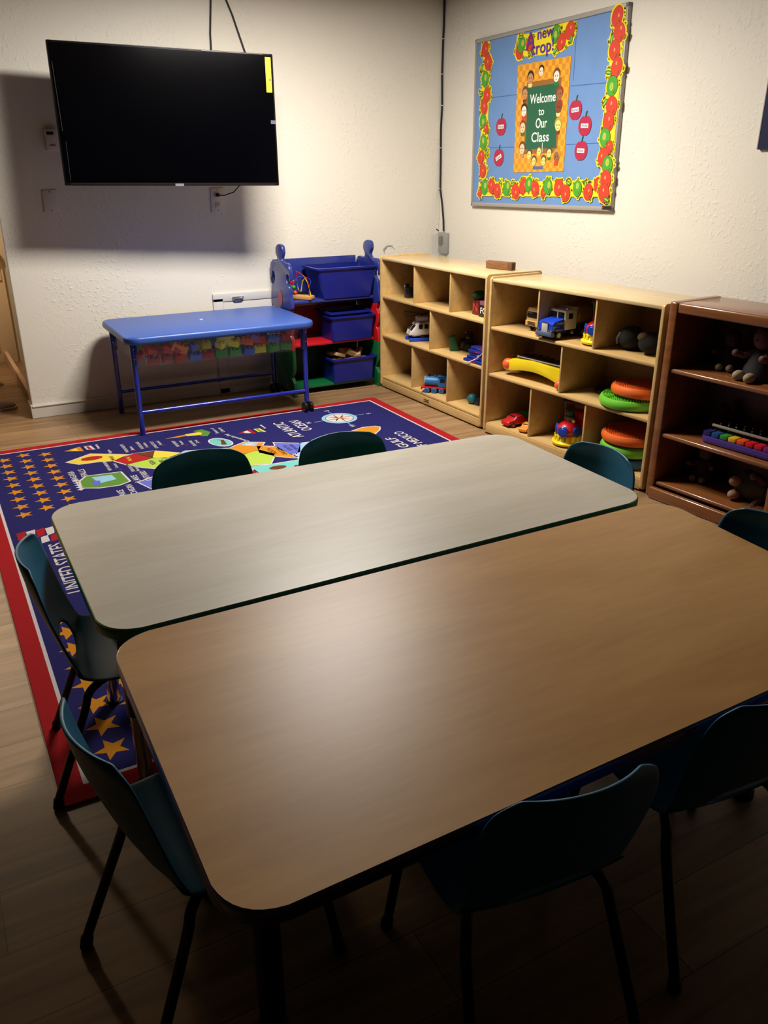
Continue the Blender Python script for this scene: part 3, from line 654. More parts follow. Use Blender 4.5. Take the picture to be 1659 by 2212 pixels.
loc, r_ = at(C1, .985, .14, .748); o = MB().sph((0, 0, .018), (.05, .045, .03), mat('dark_green_plush2', (30, 66, 30), .9, bump=.4), seg=18).sph((-.035, -.01, .02), (.024, .022, .02), MATS['dark_green_plush2']).build('green_plush'); o.location = (loc[0], loc[1], .752); tag(o, 'green plush toy lying on the red letter block', 'plush toy')
e = put('green_wedge_toy', 'dark green and black toy in the middle right cubby', 'toy', C1, .74, .16, .385, -.5)  # green wedge shaped bed with a black wheeled body
dgr = mat('forest_green_plastic', (24, 70, 34), .45)
MB().prism([(-.05, 0), (-.055, .085), (-.02, .10), (.0, .03), (.01, 0)], .07, dgr, Matrix(((0, 0, 1, -.035), (1, 0, 0, 0), (0, 1, 0, 0), (0, 0, 0, 1))), .004).build('bucket', e)
MB().box((0, .06, .05), (.07, .09, .05), black_plastic, .008).box((0, .075, .095), (.05, .05, .05), black_plastic, .006).sph((.02, .05, .12), .005, chrome).build('body', e)
for x in (-.04, .04): 
    w_ = MB(); wheel(w_, (x, .06, .028), .028, .022, (1, 0, 0), rubber, dgr); w_.build('wheel', e)
lab = mat('red_case_label', (190, 44, 44), .5); bc = mat('blue_case', (22, 40, 130), .4)
for k in range(5):
    sx = [0, .012, .02, .016, .024][k]
    e = put('blue_case', 'flat blue case with red label, %s of the stack' % ['bottom', 'second from the bottom', 'middle', 'second from the top', 'top'][k], 'case', C1, 1.095 + sx * .6, .12 + sx, .385 + k * .0185, .02 * (k % 3), 'stack of blue cases')
    MB().box((0, 0, .009), (.19 - sx, .2 - sx, .017), bc, .004).build('shell', e)
    MB().box((.005, -.1 + sx / 2, .009), (.05, .001, .005), lab).box((.01, -.05, .0179), (.07, .02, .0006), lab).build('label', e)
pts = [(-.02, -.11, .004), (.0, -.08, .02), (.03, -.06, .06), (.06, -.05, .105), (.085, -.06, .12), (.07, -.075, .07), (.03, -.09, .03), (-.01, -.115, .006), (-.04, -.12, .002)]
loc, r_ = at(C1, 1.10, .14, .387); o = MB().tube([(x, y - .022, z) for x, y, z in pts], .0028, whp, 6).build('white_string'); o.location = loc; o.rotation_euler = (0, 0, r_); tag(o, 'white looped string draped over the blue cases', 'string')
# bottom row of C1
e = put('toy_white_car', 'white toy car peeking out from behind a divider', 'toy car', C1, .22, .16, .082)
MB().prism([(0, .012), (0, .035), (.03, .045), (.045, .065), (.09, .065), (.12, .04), (.12, .012)], .06, whp, Matrix(((0, 0, 1, -.03), (1, 0, 0, 0), (0, 1, 0, 0), (0, 0, 0, 1))), .006).build('body', e)
for y in (.025, .095):
    for x in (-.032, .032):
        w_ = MB(); wheel(w_, (x, y, .014), .014, .012, (1, 0, 0), rubber, silver); w_.build('wheel', e)
e = put('toy_engine', 'blue toy steam engine with red running board in the bottom cubby', 'toy engine', C1, .60, .085, .082, -.78)
eb = mat('engine_blue', (38, 108, 166), .45)
MB().cyl((0, -.065, .075), (0, .03, .075), .033, eb, 24, bev=.004).box((0, .055, .078), (.07, .06, .07), eb, .006).build('boiler', e)
MB().cyl((0, -.072, .075), (0, -.063, .075), .034, mat('engine_grey', (150, 150, 150), .5), 24, bev=.003).build('smokebox_door', e)
MB().box((0, .0, .038), (.08, .175, .01), red, .003).box((0, -.088, .032), (.08, .008, .02), red, .003).build('running_board', e)
MB().cyl((0, -.04, .105), (0, -.04, .125), .008, black_plastic, 12).cyl((0, 0, .105), (0, 0, .118), .008, eb, 12).build('chimney', e)
MB().box((0, .055, .118), (.08, .068, .008), eb, .003).box((.036, .055, .09), (.003, .03, .025), glassd).build('cab_roof', e)
for y in (-.05, 0, .05):
    for x in (-.036, .036):
        w_ = MB(); wheel(w_, (x, y, .019), .019, .01, (1, 0, 0), eb, mat('engine_wheel_hub', (26, 80, 130), .5)); w_.build('wheel', e)
e = put('teal_ball_toy', 'teal ball shaped toy in the lower right cubby of the corner shelf', 'toy', C1, .965, .13, .082)
MB().sph((0, 0, .034), .034, mat('toy_teal', (30, 110, 120), .5), seg=20).build('ball', e); MB().box((.045, .02, .025), (.05, .05, .05), mat('toy_dark_blue', (14, 34, 50), .5), .008).build('base', e)
# ---- C3 toys
def doll(name, label, s, off, z, rz, dress, skin, lying=False, sc=1.0):
    loc, r_ = at(C3, s, off, z, rz); e = empty(name, label, 'doll', loc, r_); e.scale = (sc,) * 3
    if lying: e.rotation_euler = (0, PI / 2 * .96, r_); e.location.z += .045 * sc
    MB().lathe([(0, 0), (.055, .005), (.05, .05), (.028, .09), (.02, .105), (0, .11)], dress, 16).build('dress', e)
    MB().sph((0, 0, .145), (.036, .034, .04), skin, seg=18).sph((0, -.034, .14), .005, skin).build('head', e)
    MB().sph((0, .008, .152), (.040, .036, .040), mat('doll_hair', (40, 26, 18), .8), seg=16).build('hair', e)
    for sx in (-1, 1):
        MB().tube([(sx * .022, 0, .095), (sx * .05, -.03, .08), (sx * .06, -.055, .09)], .011, skin, 8).sph((sx * .06, -.058, .09), .013, skin).build('arm', e)
        MB().tube([(sx * .022, 0, .015), (sx * .024, -.05, .014)], .013, dress, 8).sph((sx * .025, -.065, .018), (.018, .024, .018), mat('doll_shoe_%s' % name, (150, 130, 104) if not lying else (170, 130, 104), .7)).build('leg', e)
    return e
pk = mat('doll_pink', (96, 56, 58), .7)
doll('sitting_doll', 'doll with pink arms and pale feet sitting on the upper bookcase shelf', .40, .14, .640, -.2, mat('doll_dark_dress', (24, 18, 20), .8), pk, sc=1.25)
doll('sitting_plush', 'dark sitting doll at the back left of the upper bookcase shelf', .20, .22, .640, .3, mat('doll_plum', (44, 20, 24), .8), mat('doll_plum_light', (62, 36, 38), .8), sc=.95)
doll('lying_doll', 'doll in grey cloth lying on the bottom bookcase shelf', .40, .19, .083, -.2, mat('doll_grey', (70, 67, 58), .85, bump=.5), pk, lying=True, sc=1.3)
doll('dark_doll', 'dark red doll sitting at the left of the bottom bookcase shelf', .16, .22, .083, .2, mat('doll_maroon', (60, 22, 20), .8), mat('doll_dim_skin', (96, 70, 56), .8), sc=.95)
e = put('toy_xylophone', 'purple toy keyboard with rainbow keys on the middle bookcase shelf', 'toy xylophone', C3, .42, .13, .335, .0)
e.location.z = .331
MB().prism(rrect(-.20, -.085, .19, .10, .04), .032, mat('toy_purple', (70, 44, 130), .35, coat=.3), bev=.008).build('tray', e)
KC = [(36, 30, 90), (20, 70, 120), (50, 130, 50), (214, 170, 30), (220, 80, 26), (190, 24, 24), (190, 24, 40), (120, 30, 100)]
for k, c in enumerate(KC): MB().box((-.165 + k * .043, -.055, .043), (.038, .05, .022), mat('rainbow_key_%d' % k, c, .3), .005).build('key', e)
MB().box((0, -.012, .068), (.37, .014, .012), mat('ivory_bar', (170, 160, 136), .5), .004, M=RX(0)).build('bar', e)
st = MB()
for k in range(9): st.sph((-.16 + k * .04, .015, .074), .005, chrome, seg=8).sph((-.14 + k * .04, .05, .078), .005, chrome, seg=8).cyl((-.16 + k * .04, .015, .05), (-.16 + k * .04, .015, .072), .002, chrome, 6).cyl((-.14 + k * .04, .05, .05), (-.14 + k * .04, .05, .076), .002, chrome, 6)
st.build('studs', e)
MB().box((0, .045, .042), (.36, .1, .02), mat('toy_dark_deck', (22, 18, 40), .5), .005).build('deck', e)
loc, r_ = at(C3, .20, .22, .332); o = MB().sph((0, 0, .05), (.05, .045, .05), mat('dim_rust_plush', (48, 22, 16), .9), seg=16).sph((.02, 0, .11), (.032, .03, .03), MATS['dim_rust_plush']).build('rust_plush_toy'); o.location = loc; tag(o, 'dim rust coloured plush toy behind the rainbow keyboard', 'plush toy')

# ------------------------------------------------------------------ puzzle piece toy organizer
og = empty('toy_bin_organizer', 'blue red and green toy organizer with puzzle figure sides by the back wall', 'toy organizer', (-1.06, -.19, 0))
X0, X1 = -1.385 + 1.06, -.715 + 1.06
pb = mat('organizer_blue', (40, 52, 128), .35, coat=.2); pr_ = mat('organizer_red', (186, 24, 34), .35, coat=.2); pg = mat('organizer_green', (14, 96, 50), .35, coat=.2)
def bez(p):  # smooth closed outline
    out = []; n_ = len(p)
    for i in range(n_):
        p0, p1, p2, p3 = [Vector(p[(i + k) % n_]) for k in (-1, 0, 1, 2)]
        for k in range(4):
            t = k / 4; out.append(tuple(.5 * ((2 * p1) + (-p0 + p2) * t + (2 * p0 - 5 * p1 + 4 * p2 - p3) * t * t + (-p0 + 3 * p1 - 3 * p2 + p3) * t ** 3)))
    return out
# outline in (y, z) with y toward the wall positive; empty sits at y=-.19
HEADP = [(-.16, .60), (-.165, .70), (-.155, .755), (-.125, .775), (-.11, .81), (-.13, .835), (-.16, .83), (-.165, .80), (-.178, .80), (-.175, .87), (-.14, .905), (-.07, .905), (-.045, .93), (-.068, .97), (-.055, 1.01), (-.005, 1.02), (.045, 1.0), (.055, .96), (.03, .925), (.05, .90), (.13, .90), (.165, .87), (.165, .80), (.145, .79), (.13, .83), (.10, .83), (.09, .79), (.115, .75), (.155, .74), (.165, .70), (.16, .60)]
REDP = [(-.165, .60), (.16, .60), (.16, .33), (-.165, .33), (-.165, .40), (-.14, .43), (-.165, .47), (-.172, .53), (-.14, .56)]
GRNP = [(-.165, .33), (.16, .33), (.16, .0), (.10, .0), (.08, .035), (-.08, .035), (-.10, .0), (-.172, .0), (-.175, .10), (-.13, .14), (-.155, .17), (-.172, .20), (-.172, .27)]
for x in (X0, X1):
    M_ = Matrix(((0, 0, 1, x - .0125), (1, 0, 0, 0), (0, 1, 0, 0), (0, 0, 0, 1)))
    MB().prism(bez(HEADP[1:-1])[:] if False else bez(HEADP), .025, pb, M_, .004).build('figure_side', og)
    MB().prism(REDP, .025, pr_, M_, .003).build('red_side', og); MB().prism(GRNP, .025, pg, M_, .003).build('green_side', og)
    ov = MB().lathe([(0, 0), (.034, 0), (.036, .002), (0, .004)], mat('coral_oval', (196, 84, 84), .5), 24, T((x - .0135 if x < 0 else x + .0135, .0, .665)) @ RY(-PI / 2 if x < 0 else PI / 2) @ Matrix.Scale(1.45, 4, (1, 0, 0)))
    ov.build('oval_inset', og)
w_ = X1 - X0 - .025
MB().box((0, .02, .643), (w_, .285, .02), pb, .006).build('blue_shelf', og)
MB().box((0, .155, .79), (w_, .012, .23), pb, .004).build('blue_back', og)
MB().box((0, .02, .348), (w_, .285, .02), pr_, .006).build('red_shelf', og)
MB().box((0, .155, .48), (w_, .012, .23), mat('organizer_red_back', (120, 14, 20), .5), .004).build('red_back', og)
MB().box((0, .02, .049), (w_, .285, .02), pg, .006).build('green_shelf', og)
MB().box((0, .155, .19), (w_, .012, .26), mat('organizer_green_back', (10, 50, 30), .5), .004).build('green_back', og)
MB().box((0, .135, .605), (w_, .02, .05), mat('label_strip', (150, 140, 130), .6)).build('rail', og)
def bin_(name, label, cx, cy, z, wt, wb_, dt, db_, h, m, group=None):
    e = empty(name, label, 'bin', (cx, cy, z), 0, group)
    mb = MB(); tb = bmesh.new(); rings = []
    def ring(w, d, zz, rr):
        return [tb.verts.new((p[0], p[1], zz)) for p in rrect(-w / 2, -d / 2, w / 2, d / 2, rr, 5)]
    L_ = [ring(wb_, db_, 0, .02), ring(wt, dt, h, .025), ring(wt - .008, dt - .008, h, .023), ring(wb_ - .008, db_ - .008, .006, .018)]
    n_ = len(L_[0])
    for A, B in zip(L_[:-1], L_[1:]):
        for k in range(n_): tb.faces.new((A[k], A[(k + 1) % n_], B[(k + 1) % n_], B[k]))
    tb.faces.new(L_[0][::-1]); tb.faces.new(L_[3]); bmesh.ops.recalc_face_normals(tb, faces=tb.faces)
    mb._add(tb, m); mb.build('tub', e)
    tb = bmesh.new(); L_ = [[tb.verts.new((p[0], p[1], zz)) for p in rrect(-w / 2, -d / 2, w / 2, d / 2, .028, 5)] for w, d, zz in ((wt, dt, h - .012), (wt + .022, dt + .022, h - .012), (wt + .022, dt + .022, h), (wt - .006, dt - .006, h + .002))]
    for A, B in zip(L_[:-1], L_[1:]):
        for k in range(n_): tb.faces.new((A[k], A[(k + 1) % n_], B[(k + 1) % n_], B[k]))
    bmesh.ops.recalc_face_normals(tb, faces=tb.faces)
    mb = MB(); mb._add(tb, m); mb.build('rim', e)
    return e
bin_('storage_bin', 'large open blue bin on the top shelf of the toy organizer', -.945, -.205, .654, .46, .375, .255, .23, .205, navy_bin, 'blue storage bins')
bin_('storage_bin', 'empty blue bin nested inside the middle blue bin', -.93, -.205, .393, .315, .29, .25, .20, .165, navy_bin, 'blue storage bins')
bin_('storage_bin', 'middle blue bin on the red shelf of the toy organizer', -.915, -.225, .359, .345, .315, .235, .215, .17, navy_bin, 'blue storage bins')
bin_('storage_bin', 'blue bin full of wooden blocks on the bottom green shelf', -.91, -.225, .060, .345, .315, .235, .215, .17, navy_bin, 'blue storage bins')
pine = wood('pine_block', (206, 176, 130), (178, 146, 102), .6, 4, 30, 30)
BLK = [(-.99, -.25, .245, .1, .3, .4), (-.94, -.22, .255, .9, .1, .5), (-.885, -.25, .245, -.7, .5, .1), (-.83, -.24, .245, -.2, -.4, .9), (-.92, -.16, .24, .4, -.2, 1.2), (-1.0, -.17, .235, 0, .2, .2)]
ord_ = ['leftmost front', 'standing tall', 'slanting middle', 'rightmost front', 'rear middle', 'rear left']
for (x, y, z, a, b2, c), od in zip(BLK, ord_):
    o = MB().box((0, 0, 0), (.095, .045, .024), pine, .002).build('wooden_block'); o.location = (x, y, z); o.rotation_euler = (a, b2, c)
    tag(o, 'pale wooden block, %s of those sticking out of the bottom blue bin' % od, 'wooden block', 'wooden blocks in the blue bin')
# filler layer of wooden blocks inside bin
for k in range(9):
    o = MB().box((0, 0, 0), (.09, .045, .024), pine, .002).build('wooden_block'); o.location = (-1.01 + (k % 3) * .1, -.28 + (k // 3) * .052, .19 + .012 * (k % 2)); o.rotation_euler = (0, .1 * (k % 3 - 1), .1 * (k % 4))
    tag(o, 'pale wooden block buried in the bottom blue bin', 'wooden block', 'wooden blocks buried in the blue bin')
# bead maze
e = empty('bead_maze', 'wooden bead maze with coloured wires on the top shelf of the organizer', 'bead maze', (-1.268, -.235, .655), -.9)
MB().box((0, 0, .014), (.19, .07, .028), wood('maze_base', (214, 164, 92), (190, 140, 74), .4), .008).build('base', e)
def loop(x0, x1, hh, y, sway, ph=0): return [(x0 + (x1 - x0) * k / 20 + .02 * math.sin(3 * PI * k / 20 + ph), y + sway * math.sin(2 * PI * k / 20), .026 + hh * abs(math.sin(PI * k / 20)) ** .6) for k in range(21)]
MB().tube(loop(-.08, .08, .16, -.015, .02), .0028, red, 6).build('red_wire', e)
MB().tube([(-.07, .01, .026), (-.06, .01, .12), (-.03, .01, .13), (-.02, .01, .06), (0, .01, .05), (.015, .01, .12), (.035, .01, .14), (.055, .01, .11), (.075, .01, .026)], .0032, yel, 6).build('yellow_wire', e)
MB().tube(loop(-.05, .07, .12, .02, -.02, 1), .0028, mat('wire_blue', (30, 60, 150), .4), 6).build('blue_wire', e)
for (x, y, z, m) in ((-.085, -.015, .052, red), (-.055, -.02, .045, grn), (-.03, -.02, .045, mat('bead_orange', (220, 70, 30), .4)), (-.075, -.01, .082, yel), (-.045, -.01, .078, lgrn), (-.068, .0, .11, red)):
    MB().sph((x, y, z), .014, m, seg=14).build('bead', e)

# ------------------------------------------------------------------ blue sand and block table
st = empty('activity_table', 'blue lidded activity table with a clear tub of bricks by the back wall', 'activity table', (-2.003, -.43, 0))
lid = MB(); lid.prism(rrect(-.592, -.375, .597, .345, .085, 8), .045, royal, bev=.016, seg=4, z0=.560); lid.build('lid', st)
MB().lathe([(0, 0), (.012, 0), (.011, .004), (0, .005)], mat('pale_plug', (190, 205, 220), .4), 16, T((-.03, .02, .605))).build('lid_plug', st)
tub = MB(); tb = bmesh.new()
L_ = [[tb.verts.new((p[0], p[1], zz)) for p in rrect(-w, -d_, w, d_, rr, 5)] for w, d_, zz, rr in ((.485, .255, .403, .03), (.50, .27, .412, .04), (.525, .30, .558, .05))]
n_ = len(L_[0])
for A, B in zip(L_[:-1], L_[1:]):
    for k in range(n_): tb.faces.new((A[k], A[(k + 1) % n_], B[(k + 1) % n_], B[k]))
tb.faces.new(L_[0][::-1]); bmesh.ops.recalc_face_normals(tb, faces=tb.faces)
tub._add(tb, clearp); tub.build('clear_tub', st)
MB().text('KIDS', .04, mat('frosted_print', (150, 180, 220), .5), Matrix(((1, 0, 0, .33), (0, 0, -1, -.298), (0, 1, 0, .545), (0, 0, 0, 1)))).build('tub_lettering', st)
LEGS = [(-.541, -.293, 0), (-.541, .275, 0), (.541, -.293, 1), (.541, .275, 1)]
for x, y, cst in LEGS:
    MB().cyl((x, y, .075 if cst else .0), (x, y, .565), .016, tube_blue, 16).box((x + (.012 if x < 0 else -.012), y + .0, .49), (.02, .036, .14), tube_blue, .003).build('leg', st)
    s_ = MB()
    for z in (.47, .53): s_.sph((x, y - .0165, z), .005, chrome, seg=8)
    s_.build('bolt', st)
    if cst:
        MB().cyl((x, y, .05), (x, y, .08), .009, dark_steel, 10).box((x + .0, y + .0, .052), (.05, .03, .02), black_plastic, .004).build('caster_fork', st)
        for dx in (-.02, .02): MB().cyl((x + dx - .012, y - .012, .036), (x + dx + .012, y - .012, .036), .036, black_plastic, 24, bev=.006).build('caster_wheel', st)
    else: MB().cyl((x, y, 0), (x, y, .02), .0175, tube_blue, 14).build('foot_cap', st)
for y in (-.293, .275): MB().cyl((-.541, y, .145), (.541, y, .145), .0125, tube_blue, 16).build('crossbar', st)
for y in (-.31, .28): MB().box((0, y, .560), (1.08, .015, .02), tube_blue, .003).build('top_rail', st)
# bricks: one mesh per size and colour, individuals copied
BC = {'red': (232, 40, 44), 'yellow': (248, 242, 50), 'green': (44, 178, 76), 'blue': (52, 104, 226), 'light blue': (84, 168, 236), 'purple': (120, 60, 176), 'orange': (246, 118, 50), 'dark red': (190, 40, 54)}
BR = {}
def brick_mesh(col, kind):
    key = (col, kind)
    if key in BR: return BR[key]
    nx, ny, h = {'big': (4, 2, .048), 'mid': (3, 2, .04), 'small': (2, 2, .038)}[kind]
    p_ = .026; m = mat('brick_' + col.replace(' ', '_'), BC[col], .32, coat=.2); mb = MB()
    mb.box((0, 0, h / 2), (nx * p_ - .002, ny * p_ - .002, h), m, .002)
    for i in range(nx):
        for j in range(ny):
            mb.cyl(((i - (nx - 1) / 2) * p_, (j - (ny - 1) / 2) * p_, h), ((i - (nx - 1) / 2) * p_, (j - (ny - 1) / 2) * p_, h + .01), .009, m, 12)
    o = mb.build('toy_brick'); me = o.data; bpy.data.objects.remove(o); BR[key] = me
    return me
rnd = random.Random(11)
def brick(col, kind, x, y, z, rot, where):
    o = bpy.data.objects.new('toy_brick', brick_mesh(col, kind)); COL.objects.link(o)
    o.location = (-2.003 + x, -.43 + y, z); o.rotation_euler = rot
    tag(o, where, 'toy brick', where)
cols = list(BC)
FRONT = ['red', 'red', 'orange', 'dark red', 'blue', 'dark red', 'yellow', 'yellow', 'yellow', 'yellow', 'orange', 'purple', 'red', 'blue', 'blue', 'dark red', 'red']
FRB = ['dark red', 'dark red', 'orange', 'dark red', 'blue', 'blue', 'dark red', 'green', 'green', 'green', 'blue', 'orange', 'yellow', 'green', 'blue', 'green', 'light blue']
nx_ = 11
for j in range(5):                                   # depth rows, front row first
    y = -.243 + j * .105
    for layer in range(2):
        for i in range(nx_):
            x = -.425 + i * .085
            if j > 1 and layer == 0 and 0 < i < nx_ - 1: continue          # buried, nothing to be seen
            q = int(i * len(FRONT) / nx_)
            if j == 0: col = (FRB if layer == 0 else FRONT)[min(q, 16)]
            else: col = rnd.choice(cols)
            k_ = 'mid' if rnd.random() < .55 else 'small'
            tilt = (rnd.uniform(-.12, .12), rnd.uniform(-.15, .15), rnd.uniform(-.3, .3)) if layer == 0 else (rnd.uniform(-.35, .35), rnd.uniform(-.3, .3), rnd.uniform(-.8, .8))
            wh_ = '%s plastic brick among the loose bricks in the clear tub' % col if layer else '%s plastic brick near the floor of the clear tub' % col
            brick(col, k_, x, y, .412 + layer * .056 + (.004 if layer else 0) + rnd.uniform(0, .006), tilt, wh_)
brick('yellow', 'big', .035, -.238, .500, (-.1, .05, -.05), 'big yellow plastic brick against the middle front of the clear tub')
brick('orange', 'big', -.27, -.24, .478, (.2, .45, .1), 'long orange plastic brick slanting against the front left of the clear tub')
brick('purple', 'mid', .215, -.238, .495, (.2, .5, .2), 'purple plastic brick tilted right of the big yellow one')
brick('red', 'mid', .44, -.2, .508, (-.3, .1, .5), 'red plastic brick in the front right corner of the clear tub')
brick('yellow', 'mid', .36, -.08, .515, (.1, .2, .5), 'yellow plastic brick high at the right of the clear tub')

# ------------------------------------------------------------------ rug
rug = MB(); RC = (-2.2, -2.195)
def nap(name, c, rough=.95):
    return mat(name, c, rough, spec=.1, bump=.8, bscale=900, var=.22)
rb_ = nap('rug_navy', (40, 38, 98)); rr_ = nap('rug_red', (172, 32, 36)); rw = nap('rug_white', (214, 206, 206)); ro_ = nap('rug_gold', (214, 140, 36)); rg_ = nap('rug_green', (96, 142, 60)); ry_ = nap('rug_yellow', (232, 206, 70)); rl_ = nap('rug_light_blue', (150, 196, 222)); rp_ = nap('rug_periwinkle', (104, 110, 200)); rgr = nap('rug_lime', (178, 204, 80)); rbr = nap('rug_brown', (110, 60, 40)); rdr = nap('rug_dark_red', (176, 40, 40)); rdk = nap('rug_ink', (20, 24, 40)); rteal = nap('rug_aqua', (120, 196, 190))
x0, x1, y0, y1 = -1.29, 1.285, -1.565, 1.56
rug.prism(rrect(x0, y0, x1, y1, .015, 3), .008, rr_, bev=.002)
rug.flat(rrect(x0 + .062, y0 + .062, x1 - .062, y1 - .062, .004, 2), rw, .0083).flat(rrect(x0 + .074, y0 + .074, x1 - .074, y1 - .074, .004, 2), rb_, .0086)
def rp(lst): return [(x - RC[0], y - RC[1]) for x, y in lst]
def rtext(s_, x, y, size, m, width=None, z=.0097): rug.text(s_, size, m, T((x - RC[0], y - RC[1], z)) @ RZ(PI / 2), width=width)
def star(x, y, R_, m=ro_, rot=0.0, z=.009, n_=5, k_=.42):
    pts = [((R_ if k % 2 == 0 else R_ * k_) * math.cos(rot + PI * k / n_) + x, (R_ if k % 2 == 0 else R_ * k_) * math.sin(rot + PI * k / n_) + y) for k in range(2 * n_)]
    rug.flat(rp(pts), m, z)
for ci, cx in enumerate((-3.33, -3.225, -3.115)):
    yy = -.82 + (.04 if ci % 2 else 0) + .0
    k = 0
    while yy > -1.72:
        star(cx, yy, .042, rot=PI); yy -= .1085
    yy = -2.76
    while yy > -3.6:
        star(cx + (0 if ci else 0.0), yy - (.04 if ci % 2 else 0), .052 if ci == 0 else .042, rot=PI); yy -= .118
for k, (xa, xb) in enumerate(((-3.39, -3.35), (-3.35, -3.31), (-3.31, -3.27), (-3.27, -3.23), (-3.23, -3.19), (-3.19, -3.15), (-3.15, -3.11))):
    rug.flat(rp([(xa, -1.90), (xb, -1.89), (xb - .01, -1.97), (xa, -1.985)]), rr_ if k % 2 == 0 else rw, .009)
    rug.flat(rp([(xa + .01, -1.99), (xb, -1.98), (xb, -2.05), (xa + .005, -2.06)]), rw if k % 2 == 0 else rr_, .009)
rug.text('UNITED STATES', .09, rw, T((-3.25 - RC[0], -2.34 - RC[1], .0095)) @ RZ(PI / 2), width=.5)
# compass rose
cx, cy = -1.352, -.985
for R_, m, z in ((.115, rl_, .009), (.092, rb_, .0091), (.088, rw, .0092)): rug.ell((cx - RC[0], cy - RC[1]), R_, R_, m, z, 32)
for k in range(8):
    a = k * PI / 4 + .04; L_ = .115 if k % 2 == 0 else .085
    for sgn, m in ((1, rdr if k % 2 == 0 else ry_), (-1, rw if k % 2 == 0 else rb_)):
        rug.flat(rp([(cx, cy), (cx + L_ * math.cos(a), cy + L_ * math.sin(a)), (cx + .03 * math.cos(a + sgn * PI / 8), cy + .03 * math.sin(a + sgn * PI / 8))]), m, .0094)
for a, s_ in ((PI, 'N'), (PI / 2, 'E'), (0, 'S'), (-PI / 2, 'W')):
    rug.box((cx - RC[0] + .145 * math.cos(a + .04), cy - RC[1] + .145 * math.sin(a + .04), .0092), (.07, .004, .0006), rl_, M=None) if abs(math.cos(a)) > .5 else rug.box((cx - RC[0], cy - RC[1] + .14 * math.sin(a), .0092), (.004, .06, .0006), rl_)
    rtext(s_, cx + .215 * math.cos(a), cy + .19 * math.sin(a), .045, rw)
rtext('ATLANTIC', -1.735, -1.055, .095, rw, .34); rtext('OCEAN', -1.63, -1.01, .095, rw, .23)
rtext('GULF', -1.27, -1.60, .085, rw, .2); rtext('OF MEXICO', -1.17, -1.60, .085, rw, .36)
rtext('NIAGARA', -3.04, -1.27, .045, rw, .17); rtext('FALLS', -2.985, -1.235, .045, rw, .12)
rtext('LAKE', -2.76, -1.46, .045, rw, .11); rtext('ONTARIO', -2.705, -1.44, .045, rw, .16)
rtext('LAKE', -2.87, -1.64, .045, rw, .11); rtext('MICHIGAN', -2.815, -1.62, .045, rw, .18)
def patch(pts, m, z=.0093, border=True):
    P_ = rp(pts)
    if border:
        c = Vector((sum(p[0] for p in P_) / len(P_), sum(p[1] for p in P_) / len(P_)))
        rug.flat([tuple(c + (Vector(p) - c) * (1 + .012 / max(.02, (Vector(p) - c).length))) for p in P_], rw, z - .0003)
    rug.flat(P_, m, z)
patch([(-3.03, -1.02), (-2.89, -.94), (-2.78, -1.01), (-2.71, -1.05), (-2.80, -1.12), (-2.87, -1.09), (-2.97, -1.09)], ry_)
rug.ell((-2.90 - RC[0], -1.02 - RC[1]), .06, .035, rdr, .0096, 12); rtext('MAINE', -2.80, -1.07, .03, rdk, .07)
patch([(-2.80, -1.12), (-2.68, -1.05), (-2.60, -1.17), (-2.75, -1.22)], rdr); rtext('N.H.', -2.72, -1.13, .03, ry_, .07)
patch([(-2.68, -1.05), (-2.56, -1.06), (-2.60, -1.16)], rbr); patch([(-2.56, -1.06), (-2.44, -1.17), (-2.54, -1.22), (-2.60, -1.17)], ry_)
patch([(-2.75, -1.22), (-2.60, -1.18), (-2.50, -1.22), (-2.44, -1.40), (-2.60, -1.38), (-2.68, -1.31)], rgr); rtext('NEW', -2.62, -1.25, .04, rdk, .08); rtext('YORK', -2.57, -1.27, .04, rdk, .09)
patch([(-2.50, -1.21), (-2.40, -1.15), (-2.17, -1.22), (-2.19, -1.40), (-2.40, -1.42)], rl_)
patch([(-2.17, -1.22), (-2.06, -1.16), (-1.96, -1.22), (-2.04, -1.34), (-2.15, -1.36)], ro_)
patch([(-2.10, -1.20), (-2.05, -1.17), (-1.99, -1.21), (-2.03, -1.26)], rl_, .0096, False); rug.ell((-2.05 - RC[0], -1.215 - RC[1]), .03, .015, rw, .0099, 10)
patch([(-2.15, -1.37), (-2.03, -1.33), (-1.98, -1.44), (-2.06, -1.58), (-2.19, -1.55)], rgr)
patch([(-2.02, -1.26), (-1.92, -1.33), (-1.90, -1.57), (-2.0, -1.47), (-2.05, -1.38)], ro_); rtext('NORTH', -1.975, -1.39, .04, rdk, .11); rtext('CAROLINA', -1.93, -1.42, .035, rdk, .14)
patch([(-1.91, -1.25), (-1.78, -1.34), (-1.84, -1.48), (-1.90, -1.50), (-1.93, -1.36)], rp_); rtext('SOUTH', -1.875, -1.38, .035, rdk, .1); rtext('CAROLINA', -1.84, -1.39, .03, rdk, .12)
patch([(-1.78, -1.34), (-1.68, -1.35), (-1.60, -1.50), (-1.80, -1.62), (-1.88, -1.52)], rl_)
patch([(-1.62, -1.38), (-1.39, -1.27), (-1.32, -1.24), (-1.24, -1.25), (-1.22, -1.28), (-1.25, -1.33), (-1.33, -1.40), (-1.55, -1.52)], ro_)
patch([(-2.18, -1.58), (-2.05, -1.60), (-1.90, -1.60), (-1.85, -1.78), (-2.15, -1.8)], rteal); rug.ell((-2.05 - RC[0], -1.66 - RC[1]), .05, .03, rbr, .0096, 10).ell((-1.95 - RC[0], -1.70 - RC[1]), .02, .03, rr_, .0096, 10)
patch([(-1.90, -1.56), (-1.74, -1.52), (-1.66, -1.62), (-1.84, -1.72)], rw)
patch([(-2.45, -1.45), (-2.21, -1.44), (-2.2, -1.62), (-2.42, -1.66)], rg_); patch([(-2.42, -1.68), (-2.18, -1.64), (-2.17, -1.84), (-2.4, -1.88)], rr_)
